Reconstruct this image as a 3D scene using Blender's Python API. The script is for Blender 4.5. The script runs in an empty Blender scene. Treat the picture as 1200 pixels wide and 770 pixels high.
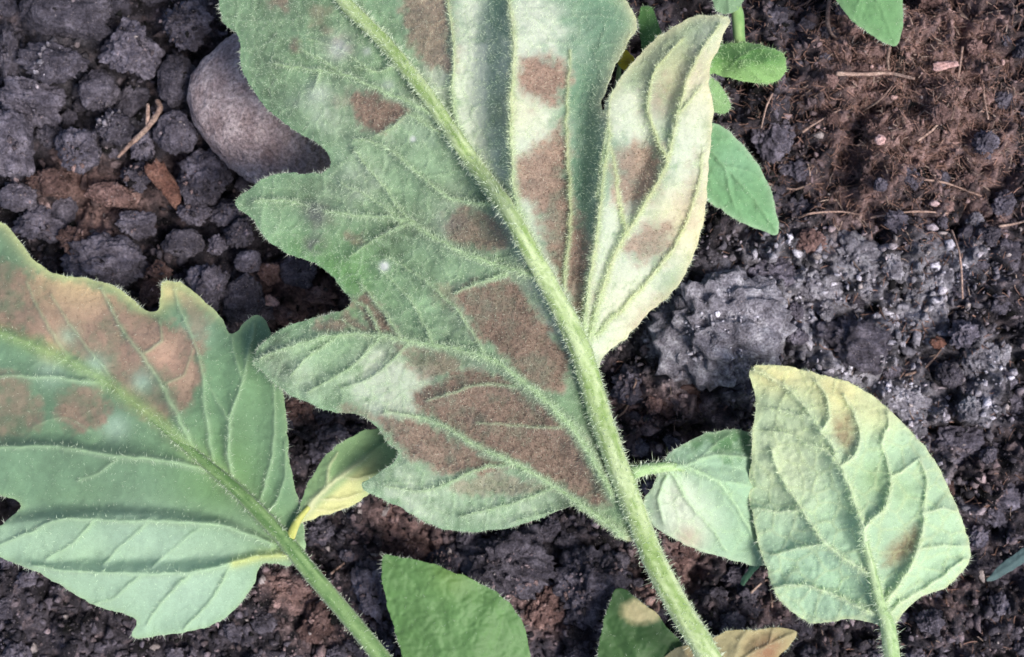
import bpy, bmesh, math
import numpy as np
from mathutils import Vector, Matrix

# ------------------------------------------------------------------ camera, sky, sun, exposure
scene = bpy.context.scene
col = scene.collection
S = 0.0002            # one modelling unit = 0.2 mm
D = 1750.0            # camera height over the soil in units (35 cm)
cam_d = bpy.data.cameras.new('camera'); cam = bpy.data.objects.new('camera', cam_d); col.objects.link(cam)
cam.location = (0, 0, D * S); cam.rotation_euler = (0, 0, 0)
cam_d.sensor_width = 36; cam_d.lens = 36 * D / 1200
cam_d.clip_start = 0.005; cam_d.clip_end = 2000
cam_d.dof.use_dof = True; cam_d.dof.focus_distance = (D - 185) * S; cam_d.dof.aperture_fstop = 20
scene.camera = cam

SUN_EL, SUN_AZ = 56.0, -30.0      # azimuth counter-clockwise from +X (right of the picture)
w = bpy.data.worlds.new('World'); scene.world = w; w.use_nodes = True
nt = w.node_tree
sky = nt.nodes.new('ShaderNodeTexSky'); sky.sky_type = 'NISHITA'; sky.sun_disc = False
sky.sun_elevation = math.radians(SUN_EL); sky.sun_rotation = math.radians(90 - SUN_AZ)
sky.air_density = 1.0; sky.dust_density = 2.5; sky.ozone_density = 1.0
nt.nodes['Background'].inputs['Strength'].default_value = 0.052
nt.links.new(sky.outputs['Color'], nt.nodes['Background'].inputs['Color'])
sun_d = bpy.data.lights.new('sun', 'SUN'); sun = bpy.data.objects.new('sun', sun_d); col.objects.link(sun)
sun_d.energy = 1.5; sun_d.angle = math.radians(24); sun_d.color = (1.0, 0.95, 0.88)
a, e = math.radians(SUN_AZ), math.radians(SUN_EL)
sun.rotation_euler = Vector((math.cos(a) * math.cos(e), math.sin(a) * math.cos(e), math.sin(e))).to_track_quat('Z', 'Y').to_euler()
scene.view_settings.view_transform = 'Standard'; scene.view_settings.look = 'None'
scene.view_settings.exposure = 1.62; scene.view_settings.gamma = 1
scene.view_settings.use_curve_mapping = False

rng = np.random.default_rng(11)

# ------------------------------------------------------------------ helpers: noise, geometry
def lin(r, g, b):
    v = np.array([r, g, b], float) / 255
    return np.where(v <= .04045, v / 12.92, ((v + .055) / 1.055) ** 2.4)

def hsh(i, j, k, seed):
    n = (i.astype(np.int64) * 73856093) ^ (j.astype(np.int64) * 19349663) ^ (k.astype(np.int64) * 83492791) ^ (seed * 2654435)
    n = (n ^ (n >> 13)) * 1274126177 & 0x7fffffff
    n = (n ^ (n >> 11)) * 668265263 & 0x7fffffff
    return ((n ^ (n >> 15)) & 0xffffff) / float(0xffffff)

def vnoise(x, y, z=None, seed=0):
    if z is None: z = np.zeros_like(x)
    xi, yi, zi = np.floor(x), np.floor(y), np.floor(z)
    fx, fy, fz = x - xi, y - yi, z - zi
    u, v, q = [t * t * t * (t * (t * 6 - 15) + 10) for t in (fx, fy, fz)]
    r = 0
    for dz in ((0, 1) if np.any(fz) else (0,)):
        wz = q if dz else 1 - q
        for dy in (0, 1):
            wy = v if dy else 1 - v
            for dx in (0, 1):
                wx = u if dx else 1 - u
                r = r + wx * wy * wz * hsh(xi + dx, yi + dy, zi + dz, seed)
    return r * 2 - 1

def fbm(x, y, z=None, octv=4, seed=0, gain=.5):
    r, a_, f = 0, 1, 1.0
    for o in range(octv):
        r = r + a_ * vnoise(x * f + 17.3 * o, y * f - 9.1 * o, None if z is None else z * f + 3.7 * o, seed + o)
        a_ *= gain; f *= 2.03
    return r

def worley(x, y, seed=0):
    xi, yi = np.floor(x), np.floor(y)
    f1 = np.full(x.shape, 9.); f2 = np.full(x.shape, 9.); cid = np.zeros(x.shape)
    zz = np.zeros_like(xi)
    for dx in (-1, 0, 1):
        for dy in (-1, 0, 1):
            px = xi + dx + .1 + .8 * hsh(xi + dx, yi + dy, zz, seed); py = yi + dy + .1 + .8 * hsh(xi + dx, yi + dy, zz, seed + 5)
            d = np.hypot(x - px, y - py)
            c_ = hsh(xi + dx, yi + dy, zz, seed + 9)
            near = d < f1
            f2 = np.where(near, f1, np.minimum(f2, d)); cid = np.where(near, c_, cid); f1 = np.where(near, d, f1)
    return f1, f2, cid

def sstep(a_, b_, x):
    t = np.clip((x - a_) / (b_ - a_), 0, 1); return t * t * (3 - 2 * t)

def catmull(pts, step=4.0, closed=False):
    P = np.array(pts, float); n = len(P)
    if n == 2 and not closed:
        m = max(2, int(np.hypot(*(P[1] - P[0])[:2]) / step) + 1)
        return P[0] + (P[1] - P[0]) * np.linspace(0, 1, m)[:, None]
    out = []
    for i in range(n if closed else n - 1):
        if closed: p0, p1, p2, p3 = P[(i - 1) % n], P[i], P[(i + 1) % n], P[(i + 2) % n]
        else: p0, p1, p2, p3 = P[max(i - 1, 0)], P[i], P[i + 1], P[min(i + 2, n - 1)]
        L = np.linalg.norm((p2 - p1)[:2]); m = max(1, int(round(L / step)))
        # centripetal-like tangents, limited to the segment's own length so that sharp corners stay
        t1 = (p2 - p0) / 2; t2 = (p3 - p1) / 2
        for t_ in (t1, t2):
            l = np.linalg.norm(t_[:2])
            if l > L and l > 0: t_ *= L / l
        t = (np.arange(m) / m)[:, None]
        out.append((2*t**3 - 3*t**2 + 1) * p1 + (t**3 - 2*t**2 + t) * t1 + (-2*t**3 + 3*t**2) * p2 + (t**3 - t**2) * t2)
    if not closed: out.append(P[-1:])
    return np.concatenate(out)

def pdist(P, line):
    """distance, position along (0..1) and side of points P to a polyline"""
    n = len(line); d = np.full(len(P), 1e9); t = np.zeros(len(P)); sd = np.zeros(len(P))
    seg = np.hypot(*(line[1:, :2] - line[:-1, :2]).T); cum = np.concatenate([[0], np.cumsum(seg)]); tot = max(cum[-1], 1e-6)
    for i in range(n - 1):
        a_, b_ = line[i, :2], line[i + 1, :2]; v = b_ - a_; L2 = max(v @ v, 1e-9)
        u = np.clip(((P - a_) @ v) / L2, 0, 1); q = P - a_ - u[:, None] * v
        dd = np.hypot(q[:, 0], q[:, 1]); m = dd < d
        d[m] = dd[m]; t[m] = (cum[i] + u[m] * seg[i]) / tot
        sd[m] = np.sign(v[0] * q[m, 1] - v[1] * q[m, 0])
    return d, t, sd

def inside(P, poly):
    r = np.zeros(len(P), bool); n = len(poly); x, y = P[:, 0], P[:, 1]
    for i in range(n):
        x1, y1 = poly[i][:2]; x2, y2 = poly[(i + 1) % n][:2]
        if y1 == y2: continue
        m = (y1 > y) != (y2 > y)
        r[m] ^= x[m] < (x2 - x1) * (y[m] - y1) / (y2 - y1) + x1
    return r

def sdf(P, poly):
    Q = np.array(list(poly) + [poly[0]], float); d, _, _ = pdist(P, Q)
    return np.where(inside(P, poly), d, -d)

def rbf(ctrl, P):
    C = np.array(ctrl, float); n = len(C)
    def phi(r): return np.where(r > 0, r * r * np.log(np.maximum(r, 1e-9)), 0)
    X = C[:, :2] / 100; K = phi(np.hypot(X[:, None, 0] - X[None, :, 0], X[:, None, 1] - X[None, :, 1])) + np.eye(n) * .05
    A = np.zeros((n + 3, n + 3)); A[:n, :n] = K; A[:n, n] = 1; A[:n, n+1:] = X; A[n, :n] = 1; A[n+1:, :n] = X.T
    s = np.linalg.solve(A, np.concatenate([C[:, 2], [0, 0, 0]]))
    Y = P / 100; z = s[n] + Y @ s[n+1:]
    for i in range(n): z = z + s[i] * phi(np.hypot(Y[:, 0] - X[i, 0], Y[:, 1] - X[i, 1]))
    return z

def W(x, y, z):
    """a point seen over soil position (x, y) at height z, in metres"""
    x, y, z = np.asarray(x, float), np.asarray(y, float), np.asarray(z, float)
    k = (D - z) / D
    return np.stack([(x - 600) * k * S, -(y - 385) * k * S, z * S + 0 * x], -1)

def mk(name, V, tris=None, quads=None, color=None, mat=None, parent=None, base=(0, 0, 0), smooth=True):
    V = np.asarray(V, float) - np.asarray(base, float)
    me = bpy.data.meshes.new(name); idx = []; starts = []; off = 0
    for F, k in ((tris, 3), (quads, 4)):
        if F is None or len(F) == 0: continue
        F = np.asarray(F, np.int32); idx.append(F.ravel()); starts.append(off + np.arange(len(F), dtype=np.int32) * k); off += F.size
    idx = np.concatenate(idx); starts = np.concatenate(starts)
    me.vertices.add(len(V)); me.vertices.foreach_set('co', V.astype(np.float32).ravel())
    me.loops.add(len(idx)); me.loops.foreach_set('vertex_index', idx)
    me.polygons.add(len(starts)); me.polygons.foreach_set('loop_start', starts)
    me.update(calc_edges=True); me.validate()
    if smooth: me.polygons.foreach_set('use_smooth', np.ones(len(me.polygons), bool))
    if color is not None and len(me.vertices) == len(V):
        at = me.color_attributes.new('tint', 'FLOAT_COLOR', 'POINT')
        c4 = np.ones((len(V), 4), np.float32); c4[:, :3] = np.clip(color, 0, 1); at.data.foreach_set('color', c4.ravel())
    if mat: me.materials.append(mat)
    o = bpy.data.objects.new(name, me); col.objects.link(o)
    if parent: o.parent = parent
    return o

def tag(o, label=None, cat=None, group=None, kind=None):
    if label: o['label'] = label
    if cat: o['category'] = cat
    if group: o['group'] = group
    if kind: o['kind'] = kind
    return o

def empty(name, loc):
    o = bpy.data.objects.new(name, None); col.objects.link(o); o.location = [float(v) for v in loc]; o.empty_display_size = .005
    return o

def vnormals(o):
    me = o.data; n = np.zeros(len(me.vertices) * 3, np.float32)
    me.vertex_normals.foreach_get('vector', n); return n.reshape(-1, 3).astype(float)

def hairs(name, p, d, L, wid, color, parent, base, mat, bend=None, seg=1):
    """thin tapering hairs; p, d in metres, L in units"""
    n = len(p); r = rng.normal(size=(n, 3)); s = np.cross(d, r); s /= np.linalg.norm(s, axis=1)[:, None] + 1e-9
    s *= (np.asarray(wid) * S / 2 * np.ones(n))[:, None]; L = (np.asarray(L) * S * np.ones(n))[:, None]
    if bend is None: bend = rng.normal(size=(n, 3)) * .35
    tip = p + d * L + bend * L * .6; p0 = p - d * L * .05
    if seg == 1:
        V = np.stack([p0 - s, p0 + s, tip], 1).reshape(-1, 3); i = np.arange(n) * 3
        o = mk(name, V, tris=np.stack([i, i + 1, i + 2], 1), color=np.repeat(color, 3, 0), mat=mat, parent=parent, base=base, smooth=False)
    else:
        m = p + d * L * .55 + bend * L * .15
        V = np.stack([p0 - s, p0 + s, m + s * .7, m - s * .7, tip], 1).reshape(-1, 3); i = np.arange(n) * 5
        o = mk(name, V, tris=np.stack([i + 3, i + 2, i + 4], 1), quads=np.stack([i, i + 1, i + 2, i + 3], 1),
               color=np.repeat(color, 5, 0), mat=mat, parent=parent, base=base, smooth=False)
    tag(o, kind='stuff'); return o

# ------------------------------------------------------------------ materials
def newmat(name):
    m = bpy.data.materials.new(name); m.use_nodes = True; return m, m.node_tree, m.node_tree.nodes['Principled BSDF']

def N(t, typ, **kw):
    n = t.nodes.new(typ)
    for k, v in kw.items():
        if k in n.inputs: n.inputs[k].default_value = v
        else: setattr(n, k, v)
    return n

def leaf_mat(name, rough=.75, transl=.22, grain=.16, bump=.35, spec=.12, sheen=.25):
    m, t, b = newmat(name); L = t.links.new
    at = N(t, 'ShaderNodeAttribute', attribute_name='tint')
    geo = N(t, 'ShaderNodeNewGeometry')
    n1 = N(t, 'ShaderNodeTexNoise', Scale=5200.0, Detail=3.0, Roughness=.7); L(geo.outputs['Position'], n1.inputs['Vector'])
    n2 = N(t, 'ShaderNodeTexNoise', Scale=700.0, Detail=3.0, Roughness=.6); L(geo.outputs['Position'], n2.inputs['Vector'])
    mr = N(t, 'ShaderNodeMapRange'); L(n1.outputs['Fac'], mr.inputs['Value'])
    mr.inputs['From Min'].default_value = .3; mr.inputs['From Max'].default_value = .7
    mr.inputs['To Min'].default_value = 1 - grain; mr.inputs['To Max'].default_value = 1 + grain
    mr2 = N(t, 'ShaderNodeMapRange'); L(n2.outputs['Fac'], mr2.inputs['Value'])
    mr2.inputs['To Min'].default_value = .88; mr2.inputs['To Max'].default_value = 1.12
    mu = N(t, 'ShaderNodeMath', operation='MULTIPLY'); L(mr.outputs[0], mu.inputs[0]); L(mr2.outputs[0], mu.inputs[1])
    mx = N(t, 'ShaderNodeVectorMath', operation='SCALE'); L(at.outputs['Color'], mx.inputs[0]); L(mu.outputs[0], mx.inputs['Scale'])
    L(mx.outputs[0], b.inputs['Base Color'])
    b.inputs['Roughness'].default_value = rough; b.inputs['Specular IOR Level'].default_value = spec
    b.inputs['Sheen Weight'].default_value = sheen; b.inputs['Sheen Roughness'].default_value = .5
    bp = N(t, 'ShaderNodeBump', Strength=bump, Distance=.0003); L(n1.outputs['Fac'], bp.inputs['Height']); L(bp.outputs[0], b.inputs['Normal'])
    tr = N(t, 'ShaderNodeBsdfTranslucent'); g = N(t, 'ShaderNodeVectorMath', operation='MULTIPLY'); L(mx.outputs[0], g.inputs[0]); g.inputs[1].default_value = (1.1, 1.25, .55)
    L(g.outputs[0], tr.inputs['Color'])
    ms = N(t, 'ShaderNodeMixShader', Fac=transl); L(b.outputs[0], ms.inputs[1]); L(tr.outputs[0], ms.inputs[2])
    L(ms.outputs[0], t.nodes['Material Output'].inputs['Surface']); return m

def soil_mat(name, cols, vary=.35, rough=.95, attr=False, bump=.9, scale=1.0, fleck=(.32, .27, .27)):
    """mottled crumbly soil: three tones by noise, tiny mineral flecks, relief"""
    m, t, b = newmat(name); L = t.links.new
    geo = N(t, 'ShaderNodeNewGeometry'); oi = N(t, 'ShaderNodeObjectInfo')
    n1 = N(t, 'ShaderNodeTexNoise', Scale=260.0 * scale, Detail=6.0, Roughness=.65); L(geo.outputs['Position'], n1.inputs['Vector'])
    n2 = N(t, 'ShaderNodeTexNoise', Scale=1500.0 * scale, Detail=5.0, Roughness=.7); L(geo.outputs['Position'], n2.inputs['Vector'])
    n3 = N(t, 'ShaderNodeTexNoise', Scale=2600.0, Detail=1.0); L(geo.outputs['Position'], n3.inputs['Vector'])
    if attr:
        at = N(t, 'ShaderNodeAttribute', attribute_name='tint'); csrc = at.outputs['Color']
    else:
        cr = N(t, 'ShaderNodeValToRGB'); L(n1.outputs['Fac'], cr.inputs['Fac'])
        e_ = cr.color_ramp.elements; e_[0].position = .3; e_[0].color = (*cols[0], 1); e_[1].position = .72; e_[1].color = (*cols[2], 1)
        k = e_.new(.5); k.color = (*cols[1], 1); csrc = cr.outputs['Color']
    mr = N(t, 'ShaderNodeMapRange'); L(n2.outputs['Fac'], mr.inputs['Value'])
    mr.inputs['From Min'].default_value = .28; mr.inputs['From Max'].default_value = .72; mr.inputs['To Min'].default_value = .3; mr.inputs['To Max'].default_value = 1.9
    mo = N(t, 'ShaderNodeMapRange'); L(oi.outputs['Random'], mo.inputs['Value']); mo.inputs['To Min'].default_value = 1 - vary; mo.inputs['To Max'].default_value = 1 + vary
    mu = N(t, 'ShaderNodeMath', operation='MULTIPLY'); L(mr.outputs[0], mu.inputs[0]); L(mo.outputs[0], mu.inputs[1])
    sc = N(t, 'ShaderNodeVectorMath', operation='SCALE'); L(csrc, sc.inputs[0]); L(mu.outputs[0], sc.inputs['Scale'])
    fl = N(t, 'ShaderNodeMapRange'); L(n3.outputs['Fac'], fl.inputs['Value']); fl.inputs['From Min'].default_value = .70; fl.inputs['From Max'].default_value = .76
    mx = N(t, 'ShaderNodeMix', data_type='RGBA'); L(fl.outputs[0], mx.inputs['Factor']); L(sc.outputs[0], mx.inputs[6]); mx.inputs[7].default_value = (*fleck, 1)
    L(mx.outputs[2], b.inputs['Base Color'])
    b.inputs['Roughness'].default_value = rough; b.inputs['Specular IOR Level'].default_value = .2
    ad = N(t, 'ShaderNodeMath', operation='MULTIPLY_ADD'); L(n1.outputs['Fac'], ad.inputs[0]); ad.inputs[1].default_value = 1.5; L(n2.outputs['Fac'], ad.inputs[2])
    bp = N(t, 'ShaderNodeBump', Strength=bump, Distance=.0014); L(ad.outputs[0], bp.inputs['Height']); L(bp.outputs[0], b.inputs['Normal'])
    return m

M_UNDER = leaf_mat('leaf_underside')
M_TOP = leaf_mat('leaf_upper_side', rough=.5, transl=.2, grain=.10, bump=.25, spec=.3, sheen=.05)
M_STEM = leaf_mat('leaf_stem', rough=.6, transl=.05, grain=.14, bump=.4, spec=.25)
M_HAIR = leaf_mat('leaf_hair', rough=.5, transl=.3, grain=.05, bump=0, spec=.3, sheen=0)
M_FUZZ = leaf_mat('mould_fuzz', rough=.9, transl=.1, grain=.1, bump=0, spec=.05, sheen=0)
M_GROUND = soil_mat('soil', None, vary=0, attr=True)
M_CLOD = soil_mat('soil_clod_grey', [(.036, .032, .044), (.092, .083, .108), (.22, .20, .25)], bump=.85)
M_PALE = soil_mat('soil_clod_pale', [(.07, .065, .082), (.24, .228, .27), (.55, .54, .60)], vary=.25)
M_RED = soil_mat('soil_clod_red', [(.06, .036, .034), (.15, .092, .086), (.32, .21, .195)], vary=.3)
M_BRICK = soil_mat('brick_chip', [(.13, .06, .048), (.22, .11, .085), (.33, .19, .15)], vary=.15)
M_STONE = soil_mat('stone', [(.17, .122, .124), (.30, .238, .245), (.44, .372, .385)], vary=0, bump=.7, scale=.8)
M_PINK = soil_mat('pink_chip', [(.34, .20, .19), (.46, .30, .29), (.60, .45, .43)], vary=.15, bump=.5)
M_ROOT = soil_mat('root', [(.16, .10, .08), (.28, .19, .16), (.40, .30, .25)], vary=.3, bump=.5)
M_CRUMB = soil_mat('soil_crumbs', None, vary=0, attr=True, bump=.6)

# ------------------------------------------------------------------ the soil
REDS = [(1070, 95, 95, 1.0), (1120, 150, 60, .7), (1000, 60, 55, .5), (985, 255, 50, .45), (1130, 60, 70, .5), (1030, 190, 60, .55), (1150, 230, 50, .5),
        (70, 215, 40, .8), (130, 228, 45, .7), (200, 210, 40, .4), (330, 345, 40, .8), (385, 345, 30, .6), (95, 285, 30, .5), (175, 335, 25, .5),
        (350, 480, 25, .6), (480, 650, 45, .8), (445, 605, 30, .5), (640, 710, 35, .9), (770, 690, 40, .8), (800, 640, 40, .6), (330, 690, 35, .7), (375, 730, 40, .8),
        (690, 500, 40, .3), (760, 470, 45, .45), (820, 500, 50, .4), (1100, 690, 35, .5), (590, 605, 30, .3), (900, 690, 35, .4), (1140, 560, 50, .35)]
PALES = [(930, 300, 40, .5), (1090, 370, 40, .45), (1130, 300, 35, .4), (900, 350, 40, .5), (1060, 350, 40, .4), (1180, 420, 30, .4), (845, 385, 62, .9), (800, 400, 40, .6), (1050, 470, 38, 1.0), (1010, 400, 45, .6), (960, 330, 40, .5), (890, 285, 22, .9), (1000, 310, 35, .5), (1080, 310, 35, .6),
         (1145, 425, 25, .9), (950, 395, 30, .5), (985, 440, 25, .7), (60, 75, 50, .3), (140, 150, 40, .25), (1040, 590, 60, .3), (1140, 480, 30, .5), (760, 390, 30, .4), (1100, 580, 40, .4)]
def blobs(x, y, L):
    r = 0
    for cx, cy, s_, a_ in L: r = r + a_ * np.exp(-((x - cx) ** 2 + (y - cy) ** 2) / (s_ * s_))
    return r

def soil_colour(x, y, seed=0):
    n = fbm(x / 26, y / 26, octv=4, seed=40 + seed); n2 = fbm(x / 9, y / 9, octv=3, seed=50 + seed)
    red = np.clip(blobs(x, y, REDS) * (1 + .8 * n) + .30 * n2 - .1, 0, 1); pal = np.clip(blobs(x, y, PALES) * (1 + .7 * n) + .12 * n2 - .05, 0, 1)
    c0 = np.array([.050, .044, .055]); cr = np.array([.25, .16, .148]); cp = np.array([.30, .29, .335])
    c = c0 * (1 + .7 * n + .45 * n2)[:, None]
    c = c + (cr * (1 + .4 * n2)[:, None] - c) * red[:, None]
    c = c + (cp * (1 + .35 * n2)[:, None] - c) * pal[:, None]
    return np.clip(c, .008, .6)

def lump(f1, r): return np.sqrt(np.maximum(0, 1 - (f1 / r) ** 2))

def soil_h(x, y):
    wx = x + 9 * fbm(x / 40, y / 40, octv=3, seed=1); wy = y + 9 * fbm(x / 40, y / 40, octv=3, seed=2)
    f1, f2, c1 = worley(wx / 62, wy / 62, 3); h = 26 * lump(f1, .75) * (.35 + .9 * c1)
    f1, f2, c2 = worley(wx / 27, wy / 27, 4); h += 12 * lump(f1, .72) * (.3 + c2)
    f1, f2, c3 = worley(wx / 12 + 3, wy / 12, 5); h += 5.0 * lump(f1, .72) * (.3 + c3)
    f1, f2, c4 = worley(wx / 5.5, wy / 5.5 + 7, 6); h += 2.2 * lump(f1, .7) * c4
    h += 9 * fbm(x / 90, y / 90, octv=3, seed=8) + 2.2 * fbm(x / 7, y / 7, octv=3, seed=9, gain=.6)
    rg = 1 - np.abs(fbm(x / 34, y / 34, octv=4, seed=21)) ; h += 16 * (rg - .6) * sstep(640, 800, x); right = sstep(640, 800, x)
    h = h * (1 + .35 * right) - 46 + 22 * right - 36 * sstep(430, 380, x) * sstep(440, 380, y) + 22 * np.exp(-((x - 1080) ** 2 + (y - 110) ** 2) / 130 ** 2) + 24 * np.exp(-((x - 845) ** 2 + (y - 385) ** 2) / 60 ** 2)
    far = np.maximum(np.maximum(-150 - x, x - 1350), np.maximum(-150 - y, y - 920))
    return np.where(far > 0, h * np.exp(-np.maximum(far, 0) / 4000) , h)

def axis(lo, hi, st):
    c = np.arange(lo, hi, st); ext = []; p, s_ = 0, st
    while p < 1.2e6: s_ *= 1.15; p += s_; ext.append(p)
    ext = np.array(ext); return np.concatenate([lo - ext[::-1], c, c[-1] + ext])
ax, ay = axis(-40, 1240, 2.35), axis(-40, 810, 2.35)
GX, GY = np.meshgrid(ax, ay); gx, gy = GX.ravel(), GY.ravel()
gh = soil_h(gx, gy)
V = np.stack([(gx - 600) * S, -(gy - 385) * S, gh * S], 1)
nx, ny = len(ax), len(ay); ii = (np.arange(ny - 1)[:, None] * nx + np.arange(nx - 1)).ravel()
ground = mk('soil_ground', V, quads=np.stack([ii + nx, ii + nx + 1, ii + 1, ii], 1), color=soil_colour(gx, gy), mat=M_GROUND)
tag(ground, kind='structure')
GH = gh.reshape(ny, nx)
def ground_z(x, y):
    i = np.clip(np.searchsorted(ay, y), 0, ny - 1); j = np.clip(np.searchsorted(ax, x), 0, nx - 1); return GH[i, j]

# clods: a dozen shapes, shared by all copies
def clod_mesh(name, seed, sub=5, rough=.34, lumps=.24, fr=.13, lump_sign=-1):
    bm = bmesh.new(); bmesh.ops.create_icosphere(bm, subdivisions=sub, radius=1); me = bpy.data.meshes.new(name); bm.to_mesh(me); bm.free()
    n = len(me.vertices); v = np.zeros(n * 3, np.float32); me.vertices.foreach_get('co', v); v = v.reshape(-1, 3).astype(float)
    o = seed * 13.7
    r = 1 + rough * fbm(v[:, 0] * 1.3 + o, v[:, 1] * 1.3, v[:, 2] * 1.3 + o, octv=3, seed=seed) 
    r += lump_sign * lumps * np.abs(vnoise(v[:, 0] * 4 + o, v[:, 1] * 4, v[:, 2] * 4, seed=seed + 3)) + fr * fbm(v[:, 0] * 7, v[:, 1] * 7 + o, v[:, 2] * 7, octv=4, seed=seed + 7, gain=.62)
    v *= r[:, None]; me.vertices.foreach_set('co', v.astype(np.float32).ravel())
    me.polygons.foreach_set('use_smooth', np.ones(len(me.polygons), bool)); me.materials.append(M_CLOD); me.update(); return me
CLODS = [clod_mesh('clod_shape', s_) for s_ in range(1, 11)]
ROUND = [clod_mesh('round_clod_shape', s_, sub=5, rough=.2, lumps=.16, fr=.07, lump_sign=.6) for s_ in range(31, 41)]
CHIPS = [clod_mesh('chip_shape', s_, sub=3, rough=.5, lumps=.1) for s_ in range(21, 25)]

def put(name, me, x, y, rx, ry, rz=None, ang=0, mat=None, sink=.35, z=None):
    o = bpy.data.objects.new(name, me); col.objects.link(o)
    rz = rz or min(rx, ry) * .85
    if z is None:
        g = ground_z(np.array([x, x - rx * .5, x + rx * .5, x, x]), np.array([y, y, y, y - ry * .5, y + ry * .5])).mean(); z = g + rz * (1 - 2 * sink) 
    z = float(z)
    o.location = [float(v_) for v_ in W(x, y, z)]
    # mean radius of the shapes is a little over one
    o.scale = (rx * S * .92, ry * S * .92, rz * S * .92); o.rotation_euler = (0, 0, math.radians(-ang))
    if mat:
        o.material_slots[0].link = 'OBJECT'; o.material_slots[0].material = mat
    return o

TR = [ # traced clods: x, y, rx, ry, turn, material, lift
 (80, 12, 62, 34, 8, 'g', 10), (62, 72, 44, 28, 5, 'g', 16), (153, 58, 36, 36, 0, 'g', 4), (206, 92, 25, 33, 5, 'g', 0), (216, 30, 34, 36, 0, 'g', 6), (36, 118, 44, 30, 12, 'g', 4),
 (116, 106, 26, 29, 0, 'g', -6), (134, 148, 25, 25, 0, 'g', 10), (94, 178, 29, 29, 0, 'g', 12), (206, 156, 26, 28, 0, 'g', 4), (168, 172, 18, 20, 0, 'g', -2), (60, 158, 19, 18, 0, 'g', -8),
 (8, 168, 38, 48, 0, 'g', 6), (64, 214, 30, 21, 0, 'r', 2), (158, 208, 22, 22, 0, 'g', -3), (131, 228, 30, 17, 10, 'r', 0), (238, 208, 34, 33, 0, 'g', -6), (268, 250, 26, 20, 0, 'g', -6),
 (214, 286, 24, 20, 0, 'g', 6), (255, 288, 13, 14, 0, 'g', 8), (282, 274, 21, 20, 0, 'g', 2), (290, 306, 18, 15, 20, 'g', 4), (186, 316, 15, 12, 0, 'r', 4), (246, 338, 28, 36, 25, 'g', 10),
 (286, 350, 25, 30, 20, 'g', 4), (315, 320, 14, 14, 0, 'r', 2), (122, 308, 54, 34, 10, 'g', 2), (176, 342, 15, 19, 0, 'r', -2), (336, 372, 18, 12, 20, 'r', 0), (375, 346, 21, 12, 0, 'r', 0),
 (350, 318, 25, 20, 20, 'g', -6), (94, 284, 30, 20, 20, 'r', -4), (45, 262, 30, 24, 0, 'g', -4), (20, 230, 26, 18, 0, 'g', -4), (225, 250, 24, 18, 0, 'g', -4), (160, 262, 26, 18, 0, 'g', -4),
 (845, 388, 78, 66, 20, 'p', 12), (742, 452, 26, 26, 0, 'g', 0), (1002, 302, 34, 27, 20, 'p', 8), (1066, 296, 17, 22, 0, 'g', 4), (1074, 341, 16, 15, 0, 'p', 4), (1102, 322, 20, 28, 10, 'p', 4),
 (958, 332, 30, 24, 10, 'p', 0), (1008, 405, 46, 34, 15, 'g', 6), (1054, 466, 38, 28, 20, 'p', 8), (1146, 424, 22, 26, 0, 'p', 8), (900, 330, 34, 26, 0, 'g', 0), (985, 442, 26, 18, 0, 'p', 8),
 (795, 470, 30, 24, 0, 'r', -2), (842, 470, 34, 26, 10, 'g', -4), (600, 662, 62, 44, 10, 'g', 0), (694, 682, 46, 46, 0, 'g', 2), (880, 702, 31, 28, 0, 'g', 0), (838, 702, 22, 18, 0, 'g', 0),
 (372, 622, 20, 18, 0, 'g', 0), (640, 712, 30, 22, -60, 'r', -2), (772, 694, 22, 18, 0, 'r', 6), (478, 644, 26, 18, 0, 'r', 0), (440, 690, 26, 34, 0, 'g', 0), (372, 732, 20, 30, 20, 'r', 0),
 (332, 690, 30, 14, 10, 'r', 0), (800, 640, 26, 20, 0, 'r', 0), (1130, 330, 22, 22, 0, 'g', 0), (1175, 300, 26, 24, 0, 'g', 0), (1090, 470, 26, 20, 0, 'g', 0), (1120, 520, 30, 24, 0, 'g', 0),
 (1165, 590, 30, 26, 0, 'g', 0), (1090, 700, 24, 18, 0, 'g', 0), (1180, 480, 22, 26, 0, 'g', 0), (935, 250, 26, 20, 0, 'g', 0), (880, 130, 22, 18, 0, 'g', 0), (905, 160, 26, 30, 0, 'g', 2),
 (905, 30, 26, 26, 0, 'g', 0), (940, 200, 24, 16, 0, 'g', 0), (520, 660, 26, 22, 0, 'g', -4), (350, 480, 18, 16, 0, 'r', 0), (385, 520, 28, 22, 0, 'g', -4), (10, 60, 16, 40, 0, 'g', 0), (1000, 350, 18, 14, 0, 'g', 2),
]
MATS = {'g': M_CLOD, 'p': M_PALE, 'r': M_RED}
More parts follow.
